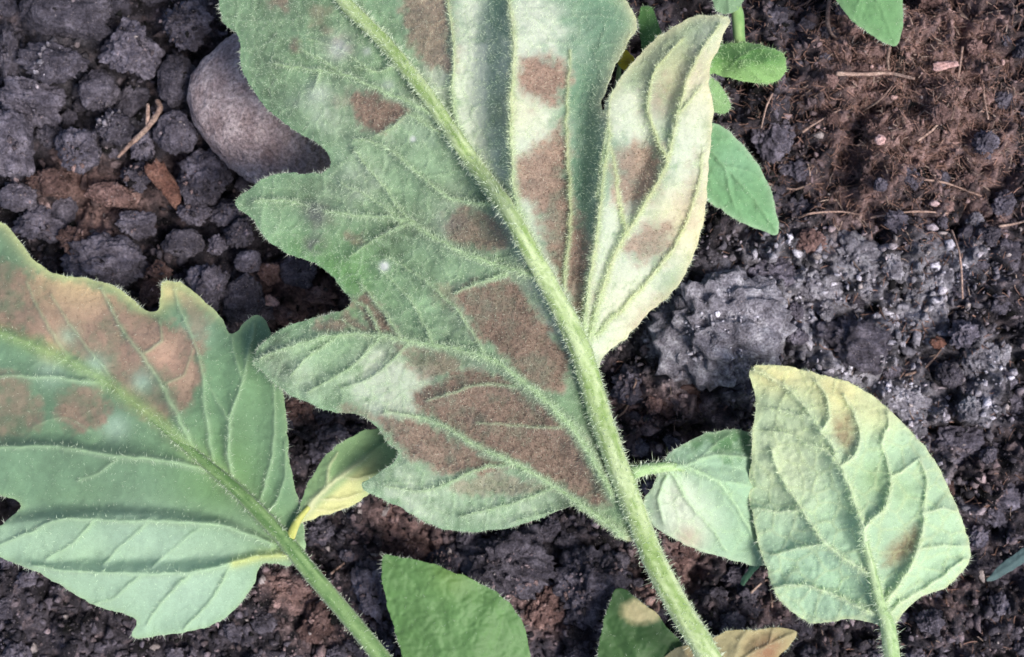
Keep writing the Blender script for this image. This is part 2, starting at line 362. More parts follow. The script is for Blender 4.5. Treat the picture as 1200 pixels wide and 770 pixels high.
LAND = [(322, 128, 'the big brown stone'), (192, 214, 'the orange brick chip'), (165, 150, 'the curved dry twig'), (100, 330, 'the scorched upper edge of the lobed leaf'), (30, 250, 'the pointed corner of the lobed leaf'), (270, 385, 'the notch of the lobed leaf'),
        (400, 350, 'the notch of the big blotched leaf'), (360, 500, 'the yellow side leaflet'), (430, 560, 'the yellow side leaflet'), (420, 740, 'the slender left stem'), (230, 740, 'the lower edge of the lobed leaf'), (40, 700, 'the lower edge of the lobed leaf'), (450, 655, 'the smooth dark green leaf tip'), (560, 675, 'the smooth dark green leaf tip'),
        (600, 620, 'the lower edge of the big blotched leaf'), (730, 690, 'the yellow blotched dark leaf'), (780, 680, 'the thick hairy stem'), (750, 480, 'the thick hairy stem'), (860, 745, 'the withered tan leaf'), (830, 650, 'the small stalked leaflet'), (830, 505, 'the small stalked leaflet'), (885, 435, 'the yellow tip of the pale leaf'),
        (1080, 500, 'the bulging edge of the pale leaf'), (1100, 700, 'the stalk of the pale leaf'), (960, 740, 'the stalk of the pale leaf'), (1100, 401, 'the tiny orange chip'), (900, 265, 'the tip of the oval leaf behind'), (900, 170, 'the oval leaf behind'), (920, 76, 'the narrow curled leaf'), (1040, 55, 'the lone leaf tip over red soil'),
        (1025, 90, 'the longest pinkish root'), (1107, 77, 'the pale pink chip on red soil'), (1185, 655, 'the thin blue grey blade'), (760, 360, 'the right edge of the big blotched leaf'), (845, 388, 'the largest ashen clod'), (60, 72, 'the wide flat clod above the brick chip')]
def clod_label(o, x, y, k, size=0):
    d = [math.hypot(x - a_, y - b_) for a_, b_, _ in LAND]; j = int(np.argmin(d)); where = LAND[j][2]
    if (x, y) == (845, 388): tag(o, 'largest pale ashen clod, rough, lying right of the big blotched leaf', 'soil clod'); return
    if (x, y) == (62, 72): tag(o, 'wide flat grey clod lying among rounder clods well above the brick chip', 'soil clod'); return
    prep = 'close to' if d[j] < 45 else 'a little off'
    kind_ = ('large ' if size > 26 else 'small ' if size < 13 else '') + {'g': 'dark grey soil clod', 'p': 'pale ashen soil clod', 'r': 'reddish brown soil clod'}[k]
    lab = kind_ + ' ' + prep + ' ' + where; tag(o, lab, 'soil clod', lab.replace('clod', 'clods', 1))
placed = []; TOPS = []
for i, (x, y, rx, ry, an, k, lift) in enumerate(TR):
    if x < 420 and y < 400: rx, ry = rx * .92, ry * .92
    rz = min(rx, ry) * .8
    o = put('soil_clod', (ROUND if x < 420 and y < 400 and i % 3 == 0 else CLODS)[i % len(CLODS)], x, y, rx, ry, rz, an + (i * 67 % 360) * 0, MATS[k], z=(ground_z(np.array([x]), np.array([y]))[0] + 36 * (x < 405 and y < 410)) * .4 + rz * .45 - 12 + lift)
    o.rotation_euler[2] = math.radians(-an) + (math.pi if i % 2 else 0)
    TOPS.append((x, y, min(rx, ry) * .8, float(o.location[2]) / S, rz)); clod_label(o, x, y, k, max(rx, ry)); placed.append((x, y, max(rx, ry) * .8))
STONE_C = (322, 128, 100)
placed.append(STONE_C)
tries = 0; cnt = 0
while cnt < 210 and tries < 9000:
    tries += 1; x, y = rng.uniform(-15, 1215), rng.uniform(-15, 785)
    left = x < 420 and y < 420
    r = rng.uniform(8, 20) if left else rng.uniform(7, 17) * (1.1 if rng.random() < .2 else 1)
    if 430 < x < 690 and 60 < y < 560: continue        # nothing to be seen under the blotched leaf
    if x < 300 and y > 400 and y < 650: continue
    if 900 < x < 1100 and 470 < y < 690: continue
    if any((x - a_) ** 2 + (y - b_) ** 2 < (r * .6 + c_ * .85) ** 2 for a_, b_, c_ in placed): continue
    placed.append((x, y, r)); xx, yy = np.array([x]), np.array([y])
    k = 'r' if rng.random() < blobs(xx, yy, REDS)[0] * .8 else 'p' if rng.random() < blobs(xx, yy, PALES)[0] * .6 else 'g'
    o = put('soil_clod', (ROUND if left and cnt % 2 else CLODS)[int(rng.integers(10))], x, y, r * rng.uniform(.85, 1.25), r * rng.uniform(.85, 1.1), r * .8, rng.uniform(0, 360), MATS[k], sink=.3)
    clod_label(o, x, y, k, r); cnt += 1

# big stone, brick chip, pale chips
def stone_mesh():
    bm = bmesh.new(); bmesh.ops.create_icosphere(bm, subdivisions=6, radius=1); me = bpy.data.meshes.new('stone'); bm.to_mesh(me); bm.free()
    n = len(me.vertices); v = np.zeros(n * 3, np.float32); me.vertices.foreach_get('co', v); v = v.reshape(-1, 3).astype(float)
    r = 1 + .07 * fbm(v[:, 0] * 1.2 + 4, v[:, 1] * 1.2, v[:, 2] * 1.2, octv=2, seed=5) + .012 * fbm(v[:, 0] * 9, v[:, 1] * 9, v[:, 2] * 9, octv=4, seed=6, gain=.65)
    rough = sstep(-.1, .5, v[:, 0] * .9 + .15); r += rough * .030 * fbm(v[:, 0] * 22, v[:, 1] * 22, v[:, 2] * 22, octv=3, seed=7, gain=.7)
    v *= r[:, None]; me.vertices.foreach_set('co', v.astype(np.float32).ravel()); me.polygons.foreach_set('use_smooth', np.ones(len(me.polygons), bool)); me.materials.append(M_STONE); me.update(); return me
st = put('stone', stone_mesh(), 324, 128, 112, 100, 62, ang=45, z=14)
tag(st, 'big smooth greyish brown stone half hidden under the blotched leaf', 'stone')
b1 = put('brick_chip', CHIPS[0], 192, 214, 26, 11, 10, ang=58, mat=M_BRICK, z=16); tag(b1, 'elongated orange brown brick chip among grey clods', 'chip')
b2 = put('brick_chip', CHIPS[1], 1100, 401, 9, 7, 6, ang=10, mat=M_BRICK, z=26); tag(b2, 'tiny orange chip in the soil above the yellow tipped leaf', 'chip')
for j, (x, y, rx, ry, an, t_) in enumerate([(318, 354, 9, 6, 30, 'small bright pink chip in the hollow between the two blotched leaves'), (103, 228, 4, 3, 0, 'tiny pale grit grain on the reddish soil beside the brick chip'),
                                    (149, 235, 4, 3, 0, 'tiny pale grit grain on the reddish soil below the brick chip'), (204, 107, 5, 9, 10, 'small whitish flake on a grey clod beside the big stone'),
                                    (1107, 77, 13, 5, -8, 'pale pink chip lying on the red fibrous soil'), (1032, 163, 6, 6, 0, 'small rounded pale grain in the red brown soil')]):
    o = put('pale_chip', CHIPS[j % 4], x, y, rx, ry, min(rx, ry) * .8, an, M_PINK, z=ground_z(np.array([x]), np.array([y]))[0] + 12 + (14 if j in (0, 3) else 0)); tag(o, t_, 'chip')

# crumbs: thousands of small grains, one mass
def grains():
    n = 30000
    x = rng.uniform(-40, 1240, n); y = rng.uniform(-40, 810, n)
    keep = ~(np.hypot(x - 324, y - 128) < 96) & ~((x < 400) & (y < 400) & (rng.random(n) < .25)) & ~((x > 450) & (x < 680) & (y > 80) & (y < 540)) & ~((x < 290) & (y > 410) & (y < 630)); x, y = x[keep], y[keep]
    n = len(x); r = (0.9 + 5.0 * rng.random(n) ** 3.6) * np.where(blobs(x, y, REDS[:7]) > .35, .6, 1)
    bm = bmesh.new(); bmesh.ops.create_icosphere(bm, subdivisions=1, radius=1); u = np.array([v.co[:] for v in bm.verts]); f = np.array([[v.index for v in q.verts] for q in bm.faces]); bm.free()
    k = len(u); z = ground_z(x, y) + r * .4
    for cx, cy, cr_, cz, crz in TOPS:
        d = np.hypot(x - cx, y - cy); m = d < cr_
        z[m] = np.maximum(z[m], cz + crz * .86 * np.sqrt(1 - (d[m] / cr_) ** 2 * .8) + r[m] * .1); r[m] = np.minimum(r[m], 2.6)
    J = 1 + .42 * rng.normal(size=(n, k, 1)); ax_ = rng.uniform(.55, 1.45, (n, 1, 3))
    P = u[None] * J * ax_ * r[:, None, None]
    c = np.stack([x - 600, -(y - 385), z], 1); V = ((P + c[:, None]) * S).reshape(-1, 3)
    F = (f[None] + (np.arange(n) * k)[:, None, None]).reshape(-1, 3)
    cc = soil_colour(x, y, 3) * (.6 + rng.random((n, 1)) * np.where(blobs(x, y, REDS) > .4, .7, 1.5)[:, None]); sp = rng.random(n) < .02; cc[sp] = np.array([.36, .31, .31]) * rng.uniform(.6, 1.2, (sp.sum(), 1))
    return V, F, np.repeat(cc, k, 0)
V, F, C_ = grains(); tag(mk('soil_crumbs', V, tris=F, color=C_, mat=M_CRUMB, smooth=False), 'fine loose soil crumbs strewn over the ground', 'soil crumbs', kind='stuff')

# ------------------------------------------------------------------ tubes (stems, roots)
def tube(name, pts, color=None, mat=None, parent=None, base=(0, 0, 0), ring=16, step=4, grain=0.0, world=False, groove=0, seed=0, flat=1.0):
    """pts: x, y, z, radius. Seen-through positions unless world."""
    P = catmull(pts, step); n = len(P); r = P[:, 3]
    C = W(P[:, 0], P[:, 1], P[:, 2]) if not world else P[:, :3] * S
    T = np.gradient(C, axis=0); T /= np.linalg.norm(T, axis=1)[:, None] + 1e-12
    up = np.array([0, 0, 1.0]); A = np.cross(T, up); A /= np.linalg.norm(A, axis=1)[:, None] + 1e-9; B = np.cross(A, T)
    th = np.arange(ring) / ring * 2 * np.pi
    k = ((D - P[:, 2]) / D)
    rr = (r * S * k)[:, None] * np.ones((n, ring))
    if grain: rr *= 1 + grain * fbm(np.repeat(np.arange(n)[:, None] * step / 14., ring, 1) + seed * 7, np.repeat(np.cos(th)[None] * 2.2, n, 0), np.repeat(np.sin(th)[None] * 2.2, n, 0), octv=3, seed=seed)
    if groove: rr *= 1 + groove * np.cos(th * 5 + .6)[None]
    off = np.cos(th)[None, :, None] * A[:, None] + flat * np.sin(th)[None, :, None] * B[:, None]
    Vt = C[:, None] + off * rr[:, :, None]; V = Vt.reshape(-1, 3)
    i = (np.arange(n - 1)[:, None] * ring + np.arange(ring)).ravel(); j = (np.arange(n - 1)[:, None] * ring + (np.arange(ring) + 1) % ring).ravel()
    q = np.stack([i, j, j + ring, i + ring], 1)
    V = np.concatenate([V, C[:1], C[-1:]]); a0, b0 = n * ring, n * ring + 1
    rg = np.arange(ring); t1 = np.stack([np.full(ring, a0), (rg + 1) % ring, rg], 1); t2 = np.stack([np.full(ring, b0), (n - 1) * ring + rg, (n - 1) * ring + (rg + 1) % ring], 1)
    if color is not None: cc = color(P, th, n, ring)
    else: cc = None
    o = mk(name, V, tris=np.concatenate([t1, t2]), quads=q, color=cc, mat=mat, parent=parent, base=base)
    return o, C, off, rr, P

def stem_colour(base_c, pale, yel=None):
    def f(P, th, n, ring):
        s_ = np.repeat(np.arange(n)[:, None], ring, 1) / 3.; t_ = np.repeat(th[None], n, 0)
        m = fbm(s_ * .15, np.cos(t_) * 2, np.sin(t_) * 2, octv=3, seed=3).ravel()
        g = fbm(s_ * 1.2, np.cos(t_) * 9, np.sin(t_) * 9, octv=2, seed=4).ravel()
        c = base_c + (pale - base_c) * np.clip(.5 + .6 * m + .35 * g, 0, 1)[:, None]
        return np.concatenate([c, c[:1], c[-1:]])
    return f

def stem_hairs(name, C, off, rr, P, parent, base, per=1.0, L=(3, 9), long=.04, colr=(.72, .80, .66)):
    n, ring = rr.shape; k = int(n * ring * per)
    a_ = rng.integers(0, n, k); b_ = rng.integers(0, ring, k)
    d = off[a_, b_] + rng.normal(size=(k, 3)) * .35; d /= np.linalg.norm(d, axis=1)[:, None]
    p = C[a_] + off[a_, b_] * rr[a_, b_][:, None] + rng.normal(size=(k, 3)) * S * 1.0
    ln = L[0] * .6 + (L[1] * 1.35 - L[0] * .6) * rng.random(k) ** 1.8; lg = rng.random(k) < long; ln[lg] *= rng.uniform(2, 3.4, lg.sum())
    c = np.array(colr) * rng.uniform(.75, 1.15, (k, 1))
    return hairs(name, p, d, ln, np.where(lg, .75, .55), c, parent, base, M_HAIR, seg=2)

# ------------------------------------------------------------------ leaf blades
LAST = {}
def on_blade(pts, limit, rise=.35):
    """lay the rib's points on the blade just built"""
    out = []
    for x, y, z, r_ in pts:
        if y < limit:
            d = np.hypot(LAST['P'][:, 0] - x, LAST['P'][:, 1] - y); m = d < max(r_ * .8, 3)
            if m.any(): z = float(np.percentile(LAST['z'][m], 85)) + r_ * rise
        out.append((x, y, z, r_))
    return out

def blade(name, outline, veins, ctrl, colour, parent, base, mat=None, step=1.6, folds=(), quilt=(3.5, 14), tert=(.8, 26), fine=.7, serr=1.2,
          thick=1.6, hair=None, fuzz=None, seed=0, curl=0):
    """outline/veins in picture-plane units; ctrl gives the height; veins: (pts, half width start, end, height)"""
    O = catmull(outline, 2.5, True)
    tn = np.gradient(O, axis=0); nl = np.stack([tn[:, 1], -tn[:, 0]], 1); nl /= np.linalg.norm(nl, axis=1)[:, None] + 1e-9
    s_ = np.arange(len(O)) * 2.5
    O = O + nl * (serr * fbm(s_ / 11, s_ * 0 + seed * 3.1, octv=3, seed=seed))[:, None]
    lo, hi = O.min(0) - 2 * step, O.max(0) + 2 * step
    xs, ys = np.arange(lo[0], hi[0], step), np.arange(lo[1], hi[1], step); nx_, ny_ = len(xs), len(ys)
    X, Y = np.meshgrid(xs, ys); ins = np.zeros((ny_, nx_), bool)
    x1, y1 = O[:, 0], O[:, 1]; x2, y2 = np.roll(x1, -1), np.roll(y1, -1)
    for r in range(ny_):
        m = (y1 > ys[r]) != (y2 > ys[r])
        if m.any():
            cr = np.sort(x1[m] + (ys[r] - y1[m]) / (y2[m] - y1[m]) * (x2[m] - x1[m])); ins[r] = np.searchsorted(cr, xs) % 2 == 1
    cell = ins[:-1, :-1].astype(int) + ins[1:, :-1] + ins[:-1, 1:] + ins[1:, 1:] >= 1
    cj, ci = np.nonzero(cell); q = np.stack([cj * nx_ + ci, cj * nx_ + ci + 1, (cj + 1) * nx_ + ci + 1, (cj + 1) * nx_ + ci], 1)
    used = np.unique(q); remap = np.full(nx_ * ny_, -1); remap[used] = np.arange(len(used)); q = remap[q][:, ::-1]
    P = np.stack([X.ravel()[used], Y.ravel()[used]], 1); isin = ins.ravel()[used]
    Of = catmull(O, .8, True) if len(O) < 4000 else O
    ob = np.nonzero(~isin)[0]
    for c in np.array_split(ob, max(1, len(ob) // 400)):
        d2 = (P[c, None, 0] - Of[None, :, 0]) ** 2 + (P[c, None, 1] - Of[None, :, 1]) ** 2; P[c] = Of[d2.argmin(1)]
    # distance to the margin
    de = np.full(len(P), 1e9); Oc = O[::2]
    for c in np.array_split(np.arange(len(P)), max(1, len(P) // 4000)):
        de[c] = np.sqrt(((P[c, None, 0] - Oc[None, :, 0]) ** 2 + (P[c, None, 1] - Oc[None, :, 1]) ** 2).min(1))
    z = rbf(ctrl, P); rid = np.zeros(len(P)); bump = np.zeros(len(P)); dv = np.full(len(P), 200.)
    for vn in veins:
        line = catmull(vn[0], 8); w0, w1, h = vn[1:4]
        m = (P[:, 0] > line[:, 0].min() - 60) & (P[:, 0] < line[:, 0].max() + 60) & (P[:, 1] > line[:, 1].min() - 60) & (P[:, 1] < line[:, 1].max() + 60)
        if not m.any(): continue
        d, t, sd = pdist(P[m] + 1.1 * np.stack([fbm(P[m, 0] / 13, P[m, 1] / 13, octv=2, seed=91), fbm(P[m, 0] / 13, P[m, 1] / 13, octv=2, seed=92)], 1), line); wd = w0 + (w1 - w0) * t
        g = np.exp(-(d / wd) ** 2); amp = h * (1 - .55 * t)
        bump[m] = np.maximum(bump[m], amp * g); rid[m] = np.maximum(rid[m], g * (1 - .35 * t) * min(1, abs(h) / 5.)); dv[m] = np.minimum(dv[m], d + 8 * t)
    for line, A, wl, wr in folds:
        d, t, sd = pdist(P, catmull(line, 10)); wd = np.where(sd > 0, wr, wl); z += A * np.exp(-(d / wd) ** 2) * sstep(-.04, .32, t) * sstep(1.0, .55, t)
    z += bump - quilt[0] * (1 - np.exp(-(dv / quilt[1]) ** 2))
    if tert[0]:
        wx, wy = P[:, 0] + 5 * fbm(P[:, 0] / 30, P[:, 1] / 30, octv=2, seed=seed + 60), P[:, 1] + 5 * fbm(P[:, 0] / 30, P[:, 1] / 30, octv=2, seed=seed + 61)
        f1, f2, cid = worley(wx / tert[1], wy / tert[1], seed + 2); e1 = np.exp(-((f2 - f1) * tert[1] / 3.2) ** 2)
        f1b, f2b, _ = worley(wx / tert[1] * 2.3, wy / tert[1] * 2.3, seed + 4); e2 = np.exp(-((f2b - f1b) * tert[1] / 2.3 / 2.0) ** 2)
        z += tert[0] * (e1 + .35 * e2) + tert[0] * 1.6 * np.minimum(f1, .6) * -1
    else: e1 = e2 = np.zeros(len(P))
    z += fine * fbm(P[:, 0] / 9, P[:, 1] / 9, octv=3, seed=seed + 31, gain=.6) + 2.2 * fbm(P[:, 0] / 38, P[:, 1] / 38, octv=2, seed=seed + 33)
    z += curl * np.exp(-de / 9)
    env = dict(P=P, x=P[:, 0], y=P[:, 1], rid=rid, de=de, e1=e1, e2=e2, dv=dv,
               n1=fbm(P[:, 0] / 45, P[:, 1] / 45, octv=4, seed=seed + 11), n2=fbm(P[:, 0] / 12, P[:, 1] / 12, octv=4, seed=seed + 12, gain=.6), n3=fbm(P[:, 0] / 3.5, P[:, 1] / 3.5, octv=2, seed=seed + 13))
    rgb = colour(env); mould = env.get('mould', np.zeros(len(P)))
    Vw = W(P[:, 0], P[:, 1], z)
    o = mk(name, Vw, quads=q, color=rgb, mat=mat or M_UNDER, parent=parent, base=base)
    nrm = np.array([0, 0, 1.0]) + 0 * Vw
    a_, b_, c_ = Vw[q[:, 0]], Vw[q[:, 1]], Vw[q[:, 3]]; fn = np.cross(b_ - a_, c_ - a_); nn = np.zeros_like(Vw)
    for k in range(4): np.add.at(nn, q[:, k], fn)
    if nn[:, 2].mean() < 0: nn = -nn
    nn /= np.linalg.norm(nn, axis=1)[:, None] + 1e-15
    sm = o.modifiers.new('thickness', 'SOLIDIFY'); sm.thickness = thick * S; sm.offset = -1
    area = len(P) * step * step; LAST['P'], LAST['z'] = P, z
    if hair:
        dens, Ls, wd, hc = hair; k = int(area * dens)
        wt = (.45 + 2.2 * rid + .7 * e1 * (tert[0] > 0)); wt = wt * (1 - .55 * np.clip(mould, 0, 1)); wt /= wt.sum()
        a_ = rng.choice(len(P), k, p=wt); tg = rng.normal(size=(k, 3)); tg[:, 2] *= .3
        d = nn[a_] * rng.uniform(.25, 1.0, (k, 1)) + tg * .75; d /= np.linalg.norm(d, axis=1)[:, None]
        L = rng.uniform(*Ls, k) * (1 + .8 * rid[a_]); c = np.clip(np.array(hc) * .55 + rgb[a_] * .65, 0, .9) * rng.uniform(.75, 1.25, (k, 1))
        p = Vw[a_] + tg * S * .5
        # margin fringe
        ke = int(len(O) * 2.4); ei = np.nonzero(de < step * 1.3)[0]; wf = np.clip(.25 + fbm(P[ei, 0] / 16, P[ei, 1] / 16, octv=2, seed=77), .03, 2); b_ = rng.choice(ei, ke, p=wf / wf.sum())
        dd2 = np.array([((P[j][None] - O) ** 2).sum(1).argmin() for j in b_]); out = nl[dd2] * (1 if inside(O[:1] - nl[:1] * 3, O)[0] else -1)
        d2 = np.stack([out[:, 0], -out[:, 1], np.zeros(ke)], 1) + rng.normal(size=(ke, 3)) * .45; d2 /= np.linalg.norm(d2, axis=1)[:, None]
        p = np.concatenate([p, Vw[b_]]); d = np.concatenate([d, d2]); L = np.concatenate([L, 1.0 + 5.5 * rng.random(ke) ** 2.2]); c = np.concatenate([c, np.array(hc) * rng.uniform(.6, 1.05, (ke, 1))])
        hairs('leaf_hairs', p, d, L, wd, c, o, base, M_HAIR, seg=1)
    if fuzz and mould.max() > .1:
        k = int((mould > .3).sum() * step * step * fuzz); wt = np.clip(mould - .1, 0, 1) ** 1.6; wt /= wt.sum(); a_ = rng.choice(len(P), k, p=wt)
        tg = rng.normal(size=(k, 3)); d = nn[a_] + tg * .5; d /= np.linalg.norm(d, axis=1)[:, None]
        c = rgb[a_] * rng.uniform(.75, 1.4, (k, 1)) + .03 * rng.random((k, 1))
        hairs('mould_fuzz', Vw[a_] + tg * S * .6, d, rng.uniform(1.0, 2.5, k), .9, c, o, base, M_FUZZ, seg=1)
    return o

def patches(E, polys, soft=5, amp=7):
    m = np.zeros(len(E['x']))
    for poly, s_ in polys:
        pp = np.array(poly, float); b = 25
        k = (E['x'] > pp[:, 0].min() - b) & (E['x'] < pp[:, 0].max() + b) & (E['y'] > pp[:, 1].min() - b) & (E['y'] < pp[:, 1].max() + b)
        if k.any(): m[k] = np.maximum(m[k], s_ * sstep(-soft, soft, sdf(E['P'][k], pp) + amp * .55 * E['n2'][k] + 1.2 * E['n3'][k]))
    return m

def blend(c, tgt, m): return c + (np.asarray(tgt) - c) * np.clip(m, 0, 1)[:, None]
def gauss(E, L): return blobs(E['x'], E['y'], L)

HAIRC = (.74, .80, .70)
PALEV = lin(176, 198, 158)

# ---------------- big blotched leaf
main = empty('tomato_leaf', W(905, 985, 0)); mb = np.array(main.location)
tag(main, 'largest tomato leaf, pale hairy underside with many brown mould blotches, thick hairy stem', 'leaf', )
m_out = [(258, -12), (262, 24), (280, 44), (284, 81), (301, 111), (317, 132), (344, 152), (378, 172), (388, 194), (374, 203), (351, 203), (317, 206), (290, 223), (275, 238), (296, 258), (320, 286), (352, 303),
         (380, 315), (401, 338), (411, 352), (401, 363), (373, 371), (341, 380), (320, 394), (303, 408), (297, 426), (306, 433), (320, 447), (338, 461), (359, 471), (390, 482), (422, 487), (440, 499), (453, 518), (466, 533),
         (446, 553), (425, 568), (436, 579), (467, 593), (495, 609), (516, 619), (551, 623), (594, 619), (629, 610), (669, 594), (697, 609), (725, 630), (741, 634), (744, 600), (726, 548), (712, 490), (702, 430), (736, 394), (757, 371), (778, 352), (799, 328),
         (813, 300), (827, 250), (828, 219), (832, 175), (836, 135), (832, 105), (833, 78), (844, 51), (855, 24), (847, 19), (820, 18), (793, 29), (766, 47), (742, 74), (722, 99), (711, 119), (707, 136), (703, 120), (708, 108), (729, 62), (745, 34),
         (742, 15), (728, -8), (700, -60), (640, -110), (560, -130), (470, -140), (380, -120), (300, -70)]
m_mid = [(380, -40), (402, 0), (452, 51), (500, 111), (537, 165), (574, 216), (598, 250), (622, 295), (655, 356), (680, 408), (701, 478), (720, 540), (741, 600)][::-1]
m_veins = [(m_mid, 13, 8, 3.0),
  ([(716, 578), (700, 548), (669, 500), (620, 454), (571, 419), (509, 405), (446, 394), (397, 392), (341, 405), (305, 420)], 7, 3, 9.0),
  ([(730, 628), (690, 598), (650, 571), (603, 543), (565, 526), (523, 500), (490, 489), (450, 484)], 5.5, 2.5, 6.0),
  ([(640, 328), (586, 312), (530, 290), (500, 272), (467, 257), (397, 250), (340, 236), (300, 234)], 5, 2.5, 7.5),
  ([(592, 322), (560, 332), (534, 343)], 3, 2, 6.0),
  ([(520, 140), (481, 121), (437, 102), (404, 87), (375, 83), (319, 75)], 4, 2, 7.5),
  ([(404, 87), (380, 72), (350, 58)], 2.5, 1.5, 4.5), ([(375, 84), (370, 100), (366, 106)], 2, 1.5, 4.5),
  ([(470, 76), (452, 82), (437, 84), (415, 78)], 2.5, 1.5, 5.2), ([(437, 84), (400, 60), (360, 45)], 2, 1.5, 3.8),
  ([(585, 240), (530, 233), (493, 206), (452, 172), (415, 162)], 3.5, 2, 7.5), ([(500, 272), (473, 250), (452, 222), (415, 175)], 3, 2, 6.8), ([(467, 257), (440, 235), (400, 215)], 2.5, 1.5, 4.5),
  ([(530, 165), (478, 135), (462, 148), (440, 158)], 2.5, 1.5, 3.8),
  ([(478, 262), (440, 280), (410, 300)], 2.2, 1.5, 3.8), ([(446, 394), (430, 360), (412, 352)], 2.4, 1.5, 4.5), ([(471, 398), (450, 365), (420, 330)], 2.4, 1.5, 4.5), ([(430, 393), (400, 375)], 2, 1.5, 3.0),
  ([(509, 405), (480, 350), (440, 310)], 2.4, 1.5, 3.8), ([(571, 419), (540, 370), (500, 330), (450, 300)], 2.6, 1.5, 3.8),
  ([(397, 392), (360, 420), (340, 440)], 2.4, 1.5, 4.5), ([(446, 394), (410, 430), (360, 460)], 2.4, 1.5, 4.5), ([(480, 400), (440, 440), (400, 455)], 2.2, 1.5, 3.0),
  ([(620, 454), (560, 452), (500, 470)], 2.2, 1.4, 3.0), ([(669, 500), (620, 500), (560, 495)], 2, 1.4, 2.4),
  ([(603, 543), (560, 550), (500, 575), (450, 570)], 2.6, 1.5, 4.5), ([(650, 571), (600, 590), (540, 605)], 2.6, 1.5, 4.5), ([(690, 598), (640, 602), (600, 612)], 2.2, 1.4, 3.0),
  ([(666, 378), (640, 318), (612, 260), (600, 200), (599, 120), (602, 40), (590, -40)], 6, 4, 9.9),
  ([(681, 412), (690, 330), (702, 262), (708, 200), (714, 165), (712, 140)], 5, 3, 9.9),
  ([(690, 400), (720, 300), (755, 240), (782, 190), (795, 130), (815, 70), (845, 28)], 4.5, 2.5, 7.7),
  ([(737, 275), (728, 250), (722, 200), (716, 170)], 3, 2, 6.0), ([(700, 392), (750, 340), (790, 290), (815, 230), (824, 180)], 3, 2, 7.5), ([(782, 190), (760, 130), (770, 80), (800, 45)], 3, 2, 7.5), ([(800, 130), (822, 100)], 2, 1.5, 4.5),
  ([(540, 165), (530, 110), (532, 50), (520, -20)], 3, 2, 7.5), ([(660, 340), (668, 250), (664, 150), (668, 60)], 3, 2, 4.5), ([(700, 230), (712, 140), (722, 90), (738, 40)], 2, 1.5, 3.0)]
m_ctrl = [(400, -30, 178), (500, 110, 200), (600, 255, 212), (680, 410, 210), (745, 600, 200), (380, -120, 150), (560, -130, 165), (700, -60, 165),
          (262, 20, 168), (285, 80, 172), (388, 190, 186), (280, 238, 172), (345, 300, 180), (411, 352, 190), (303, 415, 180), (360, 470, 184), (440, 500, 184), (430, 570, 178), (550, 620, 174), (640, 605, 184), (690, 600, 192),
          (745, 40, 166), (850, 25, 160), (834, 130, 158), (826, 250, 165), (792, 340, 172), (706, 428, 198), (640, 80, 206), (722, 250, 204), (640, 200, 206), (770, 110, 182), (560, 480, 196), (480, 400, 194), (450, 250, 192), (420, 130, 188)]
m_folds = [([(666, 378), (612, 270), (599, 150), (600, -20), (600, -140)], 38, 26, 44), ([(684, 408), (700, 270), (712, 150), (718, 60), (722, -20)], 34, 24, 24), ([(690, 400), (740, 270), (785, 180), (830, 50), (860, -10)], 20, 16, 30), ([(782, 190), (760, 130), (770, 80), (800, 45)], 9, 14, 16),
           ([(716, 578), (620, 454), (540, 410), (400, 392), (290, 420)], 11, 16, 26), ([(690, 598), (603, 543), (500, 490)], 7, 14, 22), ([(640, 328), (530, 290), (430, 252)], 6, 14, 24), ([(530, 145), (437, 102), (350, 78)], 5, 14, 22)]
